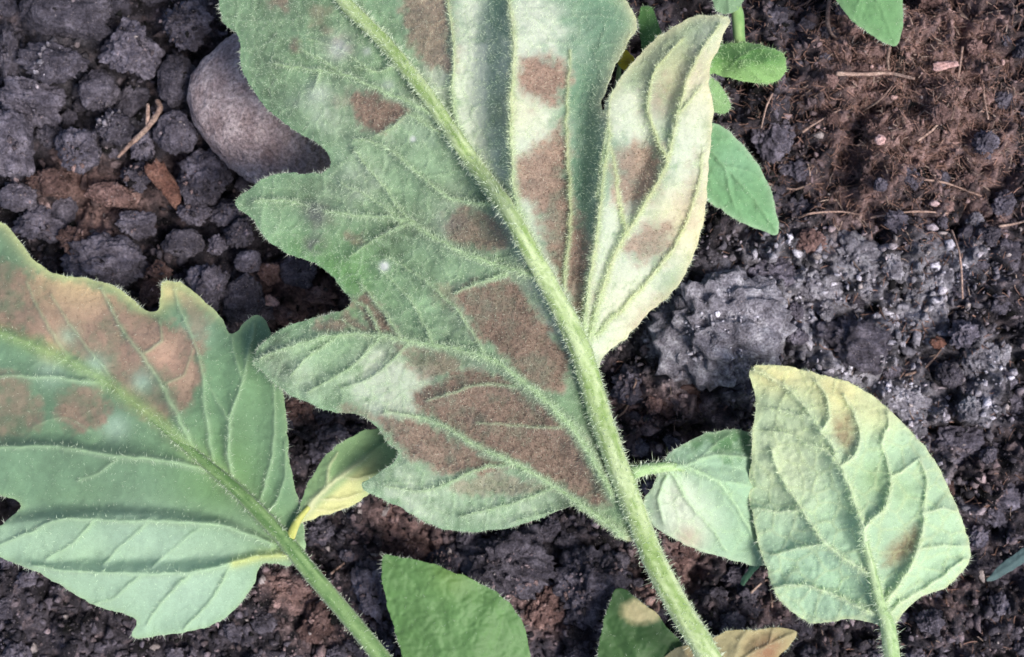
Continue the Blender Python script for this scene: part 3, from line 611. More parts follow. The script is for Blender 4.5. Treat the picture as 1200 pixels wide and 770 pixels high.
# (fold widths: first = side with negative sign)
MP = [([(415, 110), (440, 107), (478, 128), (465, 145), (445, 158), (425, 152), (412, 130)], 1), ([(380, 116), (412, 105), (415, 128), (395, 130)], .35),
      ([(524, 250), (545, 240), (575, 250), (597, 275), (598, 287), (560, 292), (530, 280)], .85),
      ([(535, 345), (560, 330), (600, 322), (615, 345), (640, 385), (662, 410), (668, 440), (655, 458), (625, 452), (592, 422), (562, 398), (545, 370)], 1), ([(502, 338), (532, 335), (542, 356), (520, 362)], .5),
      ([(408, 350), (432, 344), (458, 372), (468, 394), (442, 390), (424, 372)], .95), ([(380, 374), (405, 366), (424, 378), (434, 390), (396, 388), (360, 387)], .8),
      ([(486, 462), (530, 436), (570, 431), (612, 455), (650, 488), (688, 526), (708, 562), (712, 590), (690, 592), (650, 565), (603, 538), (560, 522), (520, 497), (487, 484)], 1),
      ([(466, 408), (520, 412), (548, 424), (530, 438), (500, 444), (478, 432)], .75), ([(444, 489), (480, 488), (522, 506), (562, 532), (600, 548), (560, 556), (510, 552), (478, 535), (455, 515)], .95),
      ([(528, 568), (580, 552), (650, 573), (600, 582), (550, 582)], .6), ([(393, 470), (420, 475), (436, 488), (405, 486)], .6), ([(470, 505), (500, 515), (510, 530), (480, 528)], .8),
      ([(612, 74), (626, 62), (642, 62), (656, 74), (664, 92), (660, 112), (645, 122), (622, 120), (609, 108), (605, 90)], 1), ([(604, 188), (636, 168), (655, 142), (664, 165), (668, 210), (676, 240), (691, 290), (693, 340), (680, 372), (660, 340), (640, 300), (634, 265), (625, 240), (603, 226)], .95),
      ([(474, -20), (528, -10), (531, 85), (512, 80), (490, 66), (470, 30)], .8), ([(720, 175), (745, 165), (775, 172), (778, 202), (764, 232), (730, 246), (714, 216)], .85), ([(724, 292), (755, 262), (792, 257), (786, 290), (778, 304), (748, 306)], .8),
      ([(762, 106), (786, 90), (792, 106), (772, 132), (758, 132)], .55), ([(786, 90), (826, 60), (832, 90), (800, 105)], .3), ([(790, 250), (815, 175), (825, 235), (808, 270)], .4), ([(735, 380), (775, 340), (782, 345), (745, 385)], .4),
      ([(366, 4), (388, 8), (384, 40), (366, 36)], .5), ([(312, -12), (338, -12), (334, 10), (318, 8)], .9), ([(338, 46), (348, 45), (354, 60), (344, 62)], .75), ([(387, 50), (402, 48), (410, 62), (394, 68)], .45), ([(405, 275), (425, 274), (430, 285), (412, 286)], .6),
      ([(356, 240), (384, 242), (390, 262), (366, 264)], .25), ([(356, 280), (380, 278), (382, 290), (360, 292)], .25)]
def m_col(E):
    x, y = E['x'], E['y']
    c = np.tile(lin(116, 143, 113), (len(x), 1)) * (1 + .30 * E['n1'] + .14 * E['n2'])[:, None]
    lit = sstep(500, 640, x - (y - 150) * .55)                       # the right half, where panel light and shade are partly painted
    c = blend(c, lin(104, 140, 116), .8 * lit)  # darker teal: shade between the pale strips, put into the colour
    c = blend(c, lin(104, 148, 88), gauss(E, [(400, 330, 45, .8), (620, 500, 40, .2), (350, 300, 30, .5)]))
    bloom_and_light = gauss(E, [(545, 475, 1, 0), (448, 448, 30, 2.2), (482, 458, 26, 1.6), (470, 470, 20, 1), (560, 360, 40, .35), (645, 395, 22, .6), (420, 215, 32, .5), (385, 130, 26, .5), (480, 140, 50, .3), (530, 250, 35, .4), (480, 590, 55, .65), (600, 590, 45, .55),
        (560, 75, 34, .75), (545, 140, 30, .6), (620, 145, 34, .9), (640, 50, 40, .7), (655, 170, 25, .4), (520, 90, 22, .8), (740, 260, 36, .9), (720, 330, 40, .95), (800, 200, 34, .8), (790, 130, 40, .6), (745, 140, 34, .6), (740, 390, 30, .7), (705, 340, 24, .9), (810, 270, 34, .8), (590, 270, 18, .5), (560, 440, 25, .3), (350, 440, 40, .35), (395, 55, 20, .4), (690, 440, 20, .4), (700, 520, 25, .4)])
    bloom_and_light = np.clip(bloom_and_light * (1 + .6 * E['n2']), 0, .92)
    lit_strip = 0  # pale strips along the folds paint in their lit sides
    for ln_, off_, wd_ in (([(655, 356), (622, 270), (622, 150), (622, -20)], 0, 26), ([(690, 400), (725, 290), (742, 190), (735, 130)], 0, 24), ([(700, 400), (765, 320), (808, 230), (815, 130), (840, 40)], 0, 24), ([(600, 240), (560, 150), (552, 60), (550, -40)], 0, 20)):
        lit_strip = np.maximum(lit_strip, np.exp(-(pdist(E['P'], catmull(ln_, 10))[0] / wd_) ** 2))
    bloom_and_light = np.clip(bloom_and_light * .7 + .85 * lit_strip * (1 + .35 * E['n1'] + .3 * E['n2']), 0, .95)
    c = blend(c, lin(206, 212, 198), bloom_and_light * .9)  # powdery bloom together with light painted on the panels
    c = blend(c, lin(160, 188, 152), (.26 * E['e1'] + .1 * E['e2']) * (1 - .5 * lit))
    c = blend(c, lin(222, 214, 176), .7 * np.exp(-E['de'] / 7) * sstep(640, 760, x))
    c = blend(c, lin(120, 158, 120), .5 * np.exp(-E['de'] / 4) * (x < 640))
    yel = gauss(E, [(800, 260, 40, .6), (795, 90, 50, .45), (735, 360, 40, .2), (610, 130, 30, .25)]); c = blend(c, lin(222, 208, 168), yel)
    vein_m = np.clip(E['rid'], 0, 1)
    m = np.where(lit > .5, patches(E, MP, soft=12, amp=12), patches(E, MP, soft=7, amp=9)) ; m = m * np.clip(.97 + .18 * E['n1'] + .16 * E['n2'], .5, 1); E['mould'] = m
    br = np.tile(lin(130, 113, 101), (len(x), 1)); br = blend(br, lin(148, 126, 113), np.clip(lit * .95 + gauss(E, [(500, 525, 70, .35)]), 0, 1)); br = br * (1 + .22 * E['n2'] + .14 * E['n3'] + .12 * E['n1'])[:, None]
    halo = patches(E, [(p_, s_) for p_, s_ in MP if s_ >= .8], soft=14, amp=9)
    c = blend(c, lin(170, 176, 160), .45 * halo)
    c = blend(c, br, m * (1 - .75 * np.clip(vein_m * 1.1, 0, 1)))
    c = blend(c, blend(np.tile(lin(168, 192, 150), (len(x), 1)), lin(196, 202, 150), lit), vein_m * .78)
    c = blend(c, lin(200, 205, 205), gauss(E, [(450, 312, 5, 1.6), (484, 163, 3, 1.3), (397, 57, 11, .7), (430, 60, 5, .5), (455, 100, 6, .5), (372, 110, 14, .35)]))
    c = blend(c, lin(92, 96, 98), np.clip(gauss(E, [(370, 250, 15, .75), (368, 286, 12, .7), (345, 120, 14, .3), (420, 212, 14, .3), (532, 262, 14, .35)]) * (1 + .5 * E['n2']), 0, .8))
    return c
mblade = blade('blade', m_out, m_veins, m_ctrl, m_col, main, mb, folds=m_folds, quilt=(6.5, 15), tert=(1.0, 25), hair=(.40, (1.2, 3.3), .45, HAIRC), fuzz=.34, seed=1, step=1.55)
mpts = [(380, -40, 178, 6), (402, 0, 185, 8), (452, 51, 192, 8.5), (500, 111, 201, 9), (537, 165, 208, 9.5), (574, 216, 216, 10), (598, 250, 220, 10.5), (622, 295, 224, 11), (655, 356, 225, 12), (680, 408, 222, 13), (701, 478, 215, 13.5),
        (722, 540, 208, 13), (745, 600, 204, 13), (766, 655, 200, 13.2), (795, 710, 194, 13.6), (832, 772, 184, 14.5), (862, 850, 140, 16), (885, 930, 70, 21), (905, 985, -20, 20), (912, 1005, -70, 20)]
mpts = on_blade([tuple(q_) for q_ in catmull(mpts, 25)], 560)
ms, C1, o1, r1, P1 = tube('stem', mpts, stem_colour(lin(124, 150, 86), lin(178, 194, 148)), M_STEM, main, mb, ring=26, step=2.2, grain=.05, groove=.035, flat=.8)
stem_hairs('stem_hairs', C1, o1, r1, P1, ms, mb, per=1.1, L=(1.5, 4.4), long=.012)
# side leaflet on the right, on a short stalk
s_out = [(776, 545), (785, 531), (798, 523), (823, 509), (851, 503), (881, 506), (915, 520), (935, 560), (930, 610), (905, 655), (893, 664), (865, 658), (830, 649), (802, 637), (771, 621), (757, 602), (755, 584), (765, 568)]
s_veins = [([(778, 549), (802, 547), (841, 563), (858, 585), (880, 625), (893, 655)], 4.5, 2, 5), ([(785, 552), (795, 565), (809, 591), (837, 623), (850, 645)], 3, 1.6, 4), ([(802, 547), (830, 535), (870, 536), (905, 545)], 3, 1.6, 3.5), ([(782, 556), (772, 585), (778, 612)], 2.6, 1.6, 3), ([(841, 563), (880, 570), (910, 590)], 2.4, 1.5, 2.5), ([(812, 549), (835, 522), (855, 510)], 2, 1.4, 2)]
s_ctrl = [(778, 548, 178), (850, 505, 128), (930, 560, 108), (895, 660, 118), (830, 649, 136), (756, 590, 150), (841, 563, 158), (880, 620, 132), (800, 600, 158)]
def s_col(E):
    x, y = E['x'], E['y']
    c = np.tile(lin(150, 180, 152), (len(x), 1)) * (1 + .12 * E['n1'] + .06 * E['n2'])[:, None]
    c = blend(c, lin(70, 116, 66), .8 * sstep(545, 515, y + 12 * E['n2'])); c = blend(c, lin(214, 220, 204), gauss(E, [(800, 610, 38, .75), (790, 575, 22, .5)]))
    c = blend(c, lin(186, 168, 150), gauss(E, [(806, 632, 16, .8)])); c = blend(c, lin(178, 205, 165), .7 * E['rid'] + .25 * E['e1']); c = blend(c, lin(190, 205, 175), .5 * np.exp(-E['de'] / 3))
    return c
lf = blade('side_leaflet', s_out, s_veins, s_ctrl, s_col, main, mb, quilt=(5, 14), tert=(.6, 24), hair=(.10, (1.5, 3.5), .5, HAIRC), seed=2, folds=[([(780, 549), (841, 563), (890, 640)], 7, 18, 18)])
st_, C2, o2, r2, P2 = tube('leaflet_stalk', [(740, 555, 203, 8), (756, 550, 195, 7), (772, 548, 184, 6.5), (788, 547, 177, 5.5), (806, 549, 171, 4)], stem_colour(lin(120, 160, 96), lin(176, 200, 150)), M_STEM, main, mb, ring=14, step=2.2, grain=.05)
stem_hairs('stalk_hairs', C2, o2, r2, P2, st_, mb, per=1.2, L=(2.5, 6), long=.02)

# ---------------- left blotched leaf
left = empty('tomato_leaf', W(560, 960, 0)); lb = np.array(left.location)
tag(left, 'lobed tomato leaf with a wide brown scorched upper half, beside the stone and loose clods', 'leaf')
l_out = [(-130, 330), (-60, 285), (-20, 262), (5, 261), (26, 288), (46, 309), (70, 322), (102, 326), (133, 335), (154, 349), (173, 364), (185, 362), (188, 345), (191, 330), (210, 331), (238, 352), (259, 371), (270, 390), (280, 385), (301, 369), (313, 381), (319, 396), (326, 433),
         (333, 468), (337, 510), (339, 535), (345, 570), (352, 600), (358, 640), (342, 662), (320, 660), (306, 662), (298, 682), (277, 714), (245, 733), (210, 742), (155, 747), (160, 725), (123, 714), (88, 696), (46, 672), (14, 658), (-30, 645), (-60, 650), (-20, 622), (2, 614), (24, 592), (2, 582), (-40, 575), (-110, 560), (-160, 480), (-170, 400)]
l_mid = [(345, 640), (333, 632), (280, 577), (210, 517), (196, 502), (151, 468), (105, 436), (46, 408), (-40, 375), (-130, 345)]
l_veins = [(l_mid, 11, 4, 6), ([(228, 530), (207, 487), (189, 450), (165, 415), (140, 380), (119, 338)], 5, 2, 5), ([(275, 572), (268, 530), (270, 492), (284, 447), (299, 380)], 4.5, 2, 5), ([(250, 550), (240, 470), (234, 420), (212, 366), (204, 338)], 4, 2, 4),
  ([(118, 446), (98, 447), (50, 442), (0, 441), (-80, 450)], 4, 2, 5), ([(250, 552), (193, 540), (140, 535), (63, 523), (0, 525), (-80, 540)], 5, 2.5, 7), ([(318, 638), (263, 616), (210, 612), (140, 610), (70, 609), (40, 622), (-20, 645)], 5, 2.5, 8), ([(338, 650), (291, 654), (245, 668), (193, 672), (140, 672), (70, 668), (40, 662)], 5, 2.5, 8),
  ([(140, 535), (115, 555), (92, 563)], 3, 1.8, 4), ([(221, 674), (195, 700), (172, 730)], 3.4, 1.8, 5), ([(165, 674), (135, 700), (110, 708)], 3, 1.6, 4), ([(270, 662), (250, 700), (215, 738)], 3, 1.6, 5), ([(110, 610), (88, 635), (55, 655)], 3, 1.6, 5), ([(175, 611), (135, 645), (122, 660)], 3, 1.6, 4), ([(240, 614), (200, 645), (180, 664)], 2.6, 1.5, 3),
  ([(300, 600), (318, 540), (322, 480), (318, 420)], 3.4, 1.8, 4), ([(310, 608), (332, 570), (334, 520)], 2.6, 1.5, 3), ([(272, 500), (255, 470), (240, 445)], 2.4, 1.5, 3), ([(284, 447), (275, 415), (272, 395)], 2.4, 1.5, 3), ([(165, 415), (190, 400), (185, 375)], 2.4, 1.5, 3), ([(151, 468), (120, 430), (85, 385), (60, 345)], 3, 1.6, 3), ([(90, 430), (60, 390), (30, 330)], 3, 1.6, 3), ([(105, 505), (75, 490), (40, 500)], 2, 1.4, 2), ([(189, 450), (215, 440), (225, 410)], 2.2, 1.4, 2)]
l_ctrl = [(345, 640, 134), (210, 517, 136), (105, 436, 132), (-40, 375, 122), (-130, 340, 110), (5, 262, 98), (102, 328, 112), (175, 362, 112), (200, 332, 100), (260, 372, 108), (301, 370, 108), (335, 480, 118), (350, 590, 128), (320, 660, 122), (300, 685, 112), (240, 735, 106), (155, 747, 100), (90, 696, 104), (20, 658, 106), (-60, 648, 92), (20, 590, 108), (-110, 560, 100), (-160, 430, 104), (140, 560, 124), (200, 640, 114), (160, 400, 126)]
l_folds = [([(330, 640), (210, 610), (70, 608), (-120, 640)], 17, 34, 10), ([(336, 652), (245, 667), (80, 668), (-80, 660)], 16, 34, 10), ([(250, 552), (140, 535), (0, 526), (-160, 540)], 13, 34, 12), ([(275, 572), (270, 492), (299, 385)], 7, 16, 16), ([(228, 530), (165, 415), (119, 345)], 7, 18, 18)]
LP = [([(-60, 320), (-10, 300), (30, 318), (100, 332), (150, 356), (190, 372), (236, 402), (238, 440), (222, 480), (196, 498), (150, 482), (132, 450), (100, 425), (60, 402), (0, 385), (-60, 370)], .9), ([(66, 460), (84, 452), (112, 455), (130, 478), (120, 504), (86, 508), (66, 486)], .85), ([(-60, 440), (20, 440), (50, 470), (46, 505), (0, 515), (-60, 510)], .7), ([(212, 345), (232, 352), (246, 375), (240, 395), (222, 392)], .6)]
def l_col(E):
    x, y = E['x'], E['y']
    c = np.tile(lin(108, 138, 110), (len(x), 1)) * (1 + .14 * E['n1'] + .07 * E['n2'])[:, None]
    c = blend(c, lin(160, 188, 162), sstep(575, 640, y) * .85); c = blend(c, lin(104, 142, 82), gauss(E, [(260, 555, 55, .6), (330, 630, 40, .6)])); c = blend(c, lin(118, 156, 112), gauss(E, [(290, 450, 60, .5)]))
    c = blend(c, lin(170, 196, 178), gauss(E, [(110, 430, 16, .8), (78, 395, 14, .5), (165, 445, 14, .7), (135, 500, 16, .6), (60, 435, 18, .5), (160, 640, 50, .35), (220, 690, 50, .4), (230, 390, 20, .4)]))
    m = patches(E, LP, soft=8, amp=8); m = m * (1 - np.clip(gauss(E, [(110, 430, 18, 1), (168, 448, 15, .9), (80, 394, 14, .7)]), 0, 1)); E['mould'] = m
    br = np.tile(lin(140, 118, 105), (len(x), 1)) * (1 + .12 * E['n2'] + .07 * E['n3'] + .15 * E['n1'])[:, None]; br = blend(br, lin(184, 150, 134), gauss(E, [(195, 425, 26, .9), (150, 400, 30, .5), (60, 395, 25, .7), (110, 385, 40, .4)])); br = blend(br, lin(206, 178, 142), gauss(E, [(110, 330, 30, .7), (70, 330, 35, .6), (205, 345, 14, .8)]))
    c = blend(c, br, m * (1 - .5 * E['rid']) * np.clip(.95 + .3 * E['n1'] + .25 * E['n2'], .3, 1))
    c = blend(c, lin(206, 200, 140), np.exp(-E['de'] / 6) * (sstep(300, 240, x) * sstep(390, 350, y)) * .9); c = blend(c, lin(220, 206, 150), gauss(E, [(198, 342, 12, .8), (60, 410, 14, .4)]))
    c = blend(c, lin(172, 200, 160), np.clip(E['rid'], 0, 1) * np.where(m > .4, .35, .55)); c = blend(c, lin(128, 152, 84), gauss(E, [(300, 600, 1, 0)]) + .55 * np.exp(-(pdist(E['P'], catmull(l_mid, 10))[0] / 9) ** 2))
    c = blend(c, lin(196, 204, 130), np.exp(-(pdist(E['P'], np.array([(338., 650), (305, 652), (275, 660)]))[0] / 6) ** 2) * .8); c = blend(c, lin(160, 188, 140), .6 * np.exp(-E['de'] / 3.0))
    return c
blade('blade', l_out, l_veins, l_ctrl, l_col, left, lb, folds=l_folds, quilt=(5, 16), tert=(.45, 30), hair=(.05, (1.5, 3.4), .5, HAIRC), fuzz=.1, seed=3, fine=.4)
ls, C3, o3, r3, P3 = tube('stem', [(151, 468, 132, 3), (210, 517, 137, 5), (280, 577, 138, 8), (333, 632, 138, 9.5), (362, 668, 132, 9.8), (402, 716, 122, 10), (440, 762, 110, 10.5), (490, 830, 80, 13), (530, 900, 40, 14), (560, 960, -20, 14), (566, 975, -70, 14)],
     stem_colour(lin(74, 108, 58), lin(116, 144, 92)), M_STEM, left, lb, ring=20, step=2.4, grain=.05, groove=.03, flat=.8)
stem_hairs('stem_hairs', C3, o3, r3, P3, ls, lb, per=.55, L=(1.2, 3.2), long=.006)
y_out = [(346, 614), (350, 600), (355, 580), (366, 558), (386, 530), (410, 512), (440, 502), (470, 500), (480, 520), (466, 548), (440, 572), (424, 586), (400, 598), (372, 606), (356, 612)]
y_veins = [([(348, 612), (365, 592), (385, 570), (412, 548), (450, 520)], 5, 2.5, 5), ([(385, 570), (385, 550), (395, 530)], 2.6, 1.5, 3), ([(372, 585), (400, 585), (424, 578)], 2.4, 1.5, 3), ([(400, 558), (425, 560), (450, 550)], 2.4, 1.5, 3), ([(362, 596), (385, 600), (405, 594)], 2, 1.4, 2)]
def y_col(E):
    c = np.tile(lin(132, 162, 116), (len(E['x']), 1)) * (1 + .12 * E['n1'])[:, None]; s_ = pdist(E['P'], catmull(y_veins[0][0], 8)); low = np.where(s_[2] > 0, -s_[0], s_[0]) if False else (E['y'] - (612 - (E['x'] - 348) * .9))
    c = blend(c, lin(208, 206, 150), .85 * sstep(-6, 12, low) * sstep(462, 405, E['x'])); c = blend(c, lin(220, 216, 176), .7 * E['rid'] * sstep(450, 400, E['x'])); return c
blade('side_leaflet', y_out, y_veins, [(348, 612, 132), (385, 530, 120), (470, 505, 108), (466, 548, 104), (424, 586, 108), (372, 606, 122), (400, 560, 119)], y_col, left, lb, quilt=(5, 13), tert=(.5, 22), hair=(.04, (1.5, 3), .45, HAIRC), seed=4, folds=[([(348, 612), (385, 570), (450, 520)], 2, 12, 12)])
tube('leaflet_stalk', [(338, 636, 138, 6), (343, 622, 136, 5.5), (349, 610, 134, 4.5), (362, 594, 130, 3)], stem_colour(lin(150, 162, 80), lin(190, 190, 110)), M_STEM, left, lb, ring=12, step=2.2, grain=.04)

# ---------------- pale leaf with a yellow tip, right
rt = empty('tomato_leaf', W(1075, 960, 0)); rb = np.array(rt.location)
tag(rt, 'pale green oval leaf with yellow tip, two small brown spots and its own stalk', 'leaf')
r_out = [(878, 438), (884, 430), (893, 428), (923, 429), (965, 440), (1000, 450), (1028, 468), (1052, 489), (1068, 507), (1091, 532), (1109, 567), (1126, 605), (1138, 647), (1136, 660), (1126, 672), (1109, 689), (1080, 700), (1059, 717), (1051, 730), (1040, 736), (1024, 731), (996, 726), (954, 731), (937, 724), (912, 700), (900, 672), (888, 633), (877, 570), (881, 535), (882, 500), (885, 468)]
r_mid = [(1041, 732), (1031, 707), (1017, 651), (1007, 605), (989, 553), (972, 518), (961, 503), (933, 464), (900, 440), (884, 433)]
r_veins = [(r_mid, 7, 2.2, 7), ([(1022, 676), (1000, 662), (968, 637), (940, 598), (922, 570), (909, 546), (905, 528)], 4.5, 2, 6), ([(1032, 722), (1000, 708), (975, 696), (940, 686), (909, 688)], 4, 2, 6), ([(985, 548), (968, 530), (945, 520), (923, 508), (900, 505)], 3.4, 1.8, 5), ([(955, 492), (930, 485), (900, 478)], 3, 1.6, 4), ([(968, 637), (945, 640), (905, 650)], 2.6, 1.6, 4), ([(940, 598), (912, 600), (885, 595)], 2.6, 1.6, 4),
   ([(1011, 620), (1026, 606), (1038, 595), (1044, 575), (1042, 548), (1032, 520)], 4, 2, 6), ([(1034, 712), (1050, 690), (1066, 668), (1080, 633), (1084, 598), (1086, 560), (1078, 540)], 4.5, 2, 6), ([(1038, 722), (1062, 702), (1090, 686), (1130, 655)], 3.6, 1.8, 5), ([(986, 546), (1000, 535), (1008, 515), (1004, 490), (990, 464)], 3.4, 1.8, 6), ([(962, 505), (972, 490), (968, 465), (955, 446)], 3, 1.6, 5), ([(1043, 560), (1062, 548), (1078, 536)], 2.6, 1.5, 4), ([(1084, 600), (1105, 596), (1120, 600)], 2.6, 1.5, 4), ([(1076, 645), (1105, 640), (1130, 640)], 2.6, 1.5, 4), ([(1032, 520), (1040, 500), (1040, 485)], 2.4, 1.5, 4)]
r_ctrl = [(1041, 732, 178), (1010, 620, 176), (960, 503, 168), (880, 435, 150), (965, 440, 156), (1052, 489, 150), (1109, 567, 146), (1138, 647, 146), (1080, 700, 164), (996, 726, 170), (940, 726, 154), (900, 672, 148), (877, 570, 146), (882, 500, 148), (1060, 600, 164), (940, 600, 162)]
def r_col(E):
    x, y = E['x'], E['y']
    c = np.tile(lin(168, 194, 164), (len(x), 1)) * (1 + .09 * E['n1'] + .05 * E['n2'])[:, None]
    c = blend(c, lin(168, 198, 170), gauss(E, [(950, 650, 70, .8), (980, 690, 50, .5)])); c = blend(c, lin(204, 212, 178), gauss(E, [(915, 520, 60, .6), (930, 570, 40, .3)]))
    c = blend(c, lin(214, 209, 158), np.clip(gauss(E, [(920, 434, 30, .9), (975, 452, 32, .75), (1030, 485, 26, .6), (890, 436, 22, .6), (1000, 445, 30, .5), (985, 490, 22, .35)]), 0, .95))
    c = blend(c, lin(140, 168, 116), gauss(E, [(1025, 560, 22, .6), (1000, 590, 15, .4), (1062, 580, 18, .4)]))
    m = patches(E, [([(1073, 616), (1052, 632), (1040, 640), (1034, 664), (1056, 662), (1072, 648), (1080, 632)], .7), ([(972, 488), (992, 486), (1000, 500), (1000, 520), (992, 529), (978, 514)], .7)], soft=10, amp=6); E['mould'] = m
    c = blend(c, lin(136, 104, 76), m); c = blend(c, lin(212, 224, 188), .7 * np.clip(E['rid'], 0, 1)); c = blend(c, lin(196, 206, 160), .3 * E['e1']); c = blend(c, lin(214, 216, 170), .6 * np.exp(-E['de'] / 3)); return c
blade('blade', r_out, r_veins, r_ctrl, r_col, rt, rb, quilt=(7, 14), tert=(.8, 24), hair=(.28, (1.2, 3), .45, HAIRC), fuzz=.1, seed=5, folds=[(r_mid, 8, 20, 26), ([(1034, 712), (1066, 668), (1084, 598)], 5, 12, 16), ([(1022, 676), (968, 637), (909, 546)], 5, 16, 16), ([(1011, 620), (1040, 595), (1040, 548)], 5, 12, 16)])
rs, C4, o4, r4, P4 = tube('stalk', [(1010, 620, 182, 3), (1020, 660, 184, 5), (1031, 707, 184, 6.5), (1040, 732, 182, 9), (1045, 765, 174, 9.5), (1054, 830, 140, 11), (1066, 900, 80, 12), (1075, 960, -20, 13), (1080, 972, -70, 13)], stem_colour(lin(136, 166, 110), lin(190, 208, 166)), M_STEM, rt, rb, ring=18, step=2.4, grain=.04, groove=.03)
stem_hairs('stem_hairs', C4, o4, r4, P4, rs, rb, per=.9, L=(2.5, 6), long=.01)

# ---------------- smaller leaves
def small_leaf(label, out, veins, ctrl, colf, foot, top=False, stalk=None, seed=9, hair=(.05, (1.5, 3.2), .5, HAIRC), quilt=(3, 13), tert=(.5, 24), folds=(), serr=1.0, sc=(lin(96, 138, 76), lin(150, 180, 120)), **kw):
    r_ = empty('tomato_leaf', W(*foot)); b_ = np.array(r_.location); tag(r_, label, 'leaf')
    blade('blade', out, veins, ctrl, colf, r_, b_, mat=M_TOP if top else M_UNDER, quilt=quilt, tert=tert, hair=hair, seed=seed, folds=folds, serr=serr, **kw)
    if stalk:
        s_, c_, oo, rr_, pp = tube('stalk', stalk + [(*foot[:2], foot[2] - 60, stalk[-1][3])], stem_colour(*sc), M_STEM, r_, b_, ring=12, step=3, grain=.04)
    return r_
def flat_col(base_, vein, extra=None, k=.5, edge=None):
    def f(E):
        c = np.tile(base_, (len(E['x']), 1)) * (1 + .10 * E['n1'] + .06 * E['n2'])[:, None]
        if extra: c = extra(E, c)
        c = blend(c, vein, k * np.clip(E['rid'], 0, 1) + .15 * E['e1'])
        if edge is not None: c = blend(c, edge, .6 * np.exp(-E['de'] / 3))
        return c
    return f
small_leaf('smooth dark green leaf tip beside the left stem, over pinkish soil', [(448, 652), (471, 653), (502, 659), (534, 671), (563, 684), (585, 697), (600, 711), (611, 726), (618, 750), (622, 775), (612, 830), (570, 870), (510, 850), (480, 800), (466, 750), (457, 721), (450, 690)],
    [([(560, 870), (545, 800), (515, 725), (470, 668), (450, 654)], 3, 1.5, -4.5), ([(548, 805), (580, 760), (590, 720)], 2, 1.4, -3.2), ([(530, 755), (565, 715), (565, 692)], 2, 1.4, -3.2), ([(540, 790), (500, 760), (465, 740)], 2, 1.4, -3.2), ([(510, 715), (480, 705), (455, 700)], 2, 1.4, -3.2)],
    [(450, 654, 78), (530, 670, 84), (610, 730, 80), (620, 780, 78), (540, 760, 94), (460, 730, 76), (570, 870, 70), (500, 690, 88)], flat_col(lin(96, 134, 80), lin(120, 154, 104), lambda E, c: blend(c, lin(120, 148, 74), gauss(E, [(530, 672, 25, .4)])), .3), (590, 930, 0), top=True, stalk=[(550, 850, 76, 6), (575, 890, 50, 7)], hair=(.012, (1.5, 3.5), .5, HAIRC), quilt=(-4.5, 16), tert=(-.7, 20), seed=10)
small_leaf('dark green leaf with a yellow blotch at its tip, between two stems', [(716, 700), (722, 690), (732, 691), (742, 698), (760, 712), (772, 722), (786, 740), (802, 758), (815, 800), (790, 840), (740, 850), (702, 820), (700, 770), (704, 744), (710, 718)],
    [([(760, 845), (752, 790), (744, 740), (728, 693)], 3, 1.5, -3), ([(750, 780), (772, 755), (775, 730)], 2, 1.4, -2), ([(750, 785), (722, 755), (710, 730)], 2, 1.4, -2)], [(726, 692, 62), (700, 770, 54), (752, 770, 72), (800, 758, 56), (760, 845, 60), (772, 725, 62), (716, 710, 58)],
    flat_col(lin(72, 106, 60), lin(102, 132, 84), lambda E, c: blend(c, lin(226, 212, 160), np.clip(2.6 * np.exp(-(((E['x'] - 752) / 22) ** 2 + ((E['y'] - 716) / 15) ** 2) + .3 * E['n2']) - .45, 0, 1)), .3), (765, 900, 0), top=True, stalk=[(760, 838, 62, 6), (764, 870, 40, 6)], hair=(.012, (1.5, 3.5), .5, HAIRC), quilt=(-4, 14), tert=(-.3, 22), seed=11)
small_leaf('withered tan leaf with brown stain lying behind the thick hairy stem', [(768, 790), (778, 772), (792, 760), (812, 756), (838, 746), (852, 740), (872, 738), (890, 738), (908, 735), (926, 737), (934, 741), (928, 754), (914, 768), (900, 790), (860, 815), (810, 815)],
    [([(815, 812), (850, 790), (880, 765), (930, 742)], 3, 1.5, 4), ([(850, 790), (862, 765), (874, 740)], 2.4, 1.5, -4), ([(880, 767), (900, 755), (905, 738)], 2, 1.4, 3), ([(830, 803), (812, 780), (800, 760)], 2, 1.4, 3)], [(768, 790, 74), (812, 757, 82), (872, 738, 84), (933, 741, 70), (910, 772, 78), (815, 812, 72), (860, 770, 92)],
    flat_col(lin(164, 156, 120), lin(186, 180, 146), lambda E, c: blend(c, lin(146, 108, 84), gauss(E, [(900, 765, 22, .9), (815, 775, 18, .4)])), .4, lin(196, 186, 140)), (800, 900, 0), stalk=[(815, 812, 72, 6), (805, 850, 45, 6)], quilt=(6, 12), seed=12)
small_leaf('smooth green oval leaf pointing down behind the big blotched leaf', [(838, 144), (854, 154), (881, 182), (901, 216), (910, 250), (911, 274), (898, 272), (865, 258), (836, 240), (806, 215), (795, 180), (812, 152)],
    [([(812, 158), (850, 195), (885, 235), (910, 272)], 3, 1.5, 3), ([(850, 195), (876, 200), (892, 212)], 2, 1.4, 2), ([(850, 197), (855, 225), (862, 245)], 2, 1.4, 2), ([(872, 220), (892, 228)], 1.8, 1.3, 1.6)], [(812, 160, 96), (838, 146, 92), (901, 216, 78), (911, 273, 70), (836, 240, 80), (868, 215, 92)],
    flat_col(lin(112, 156, 112), lin(146, 182, 136), lambda E, c: blend(c, lin(138, 178, 146), gauss(E, [(860, 190, 25, .5)])), .4, lin(180, 204, 172)), (770, 150, 0), stalk=[(816, 160, 95, 5), (790, 152, 60, 6)], quilt=(2.5, 14), seed=13)
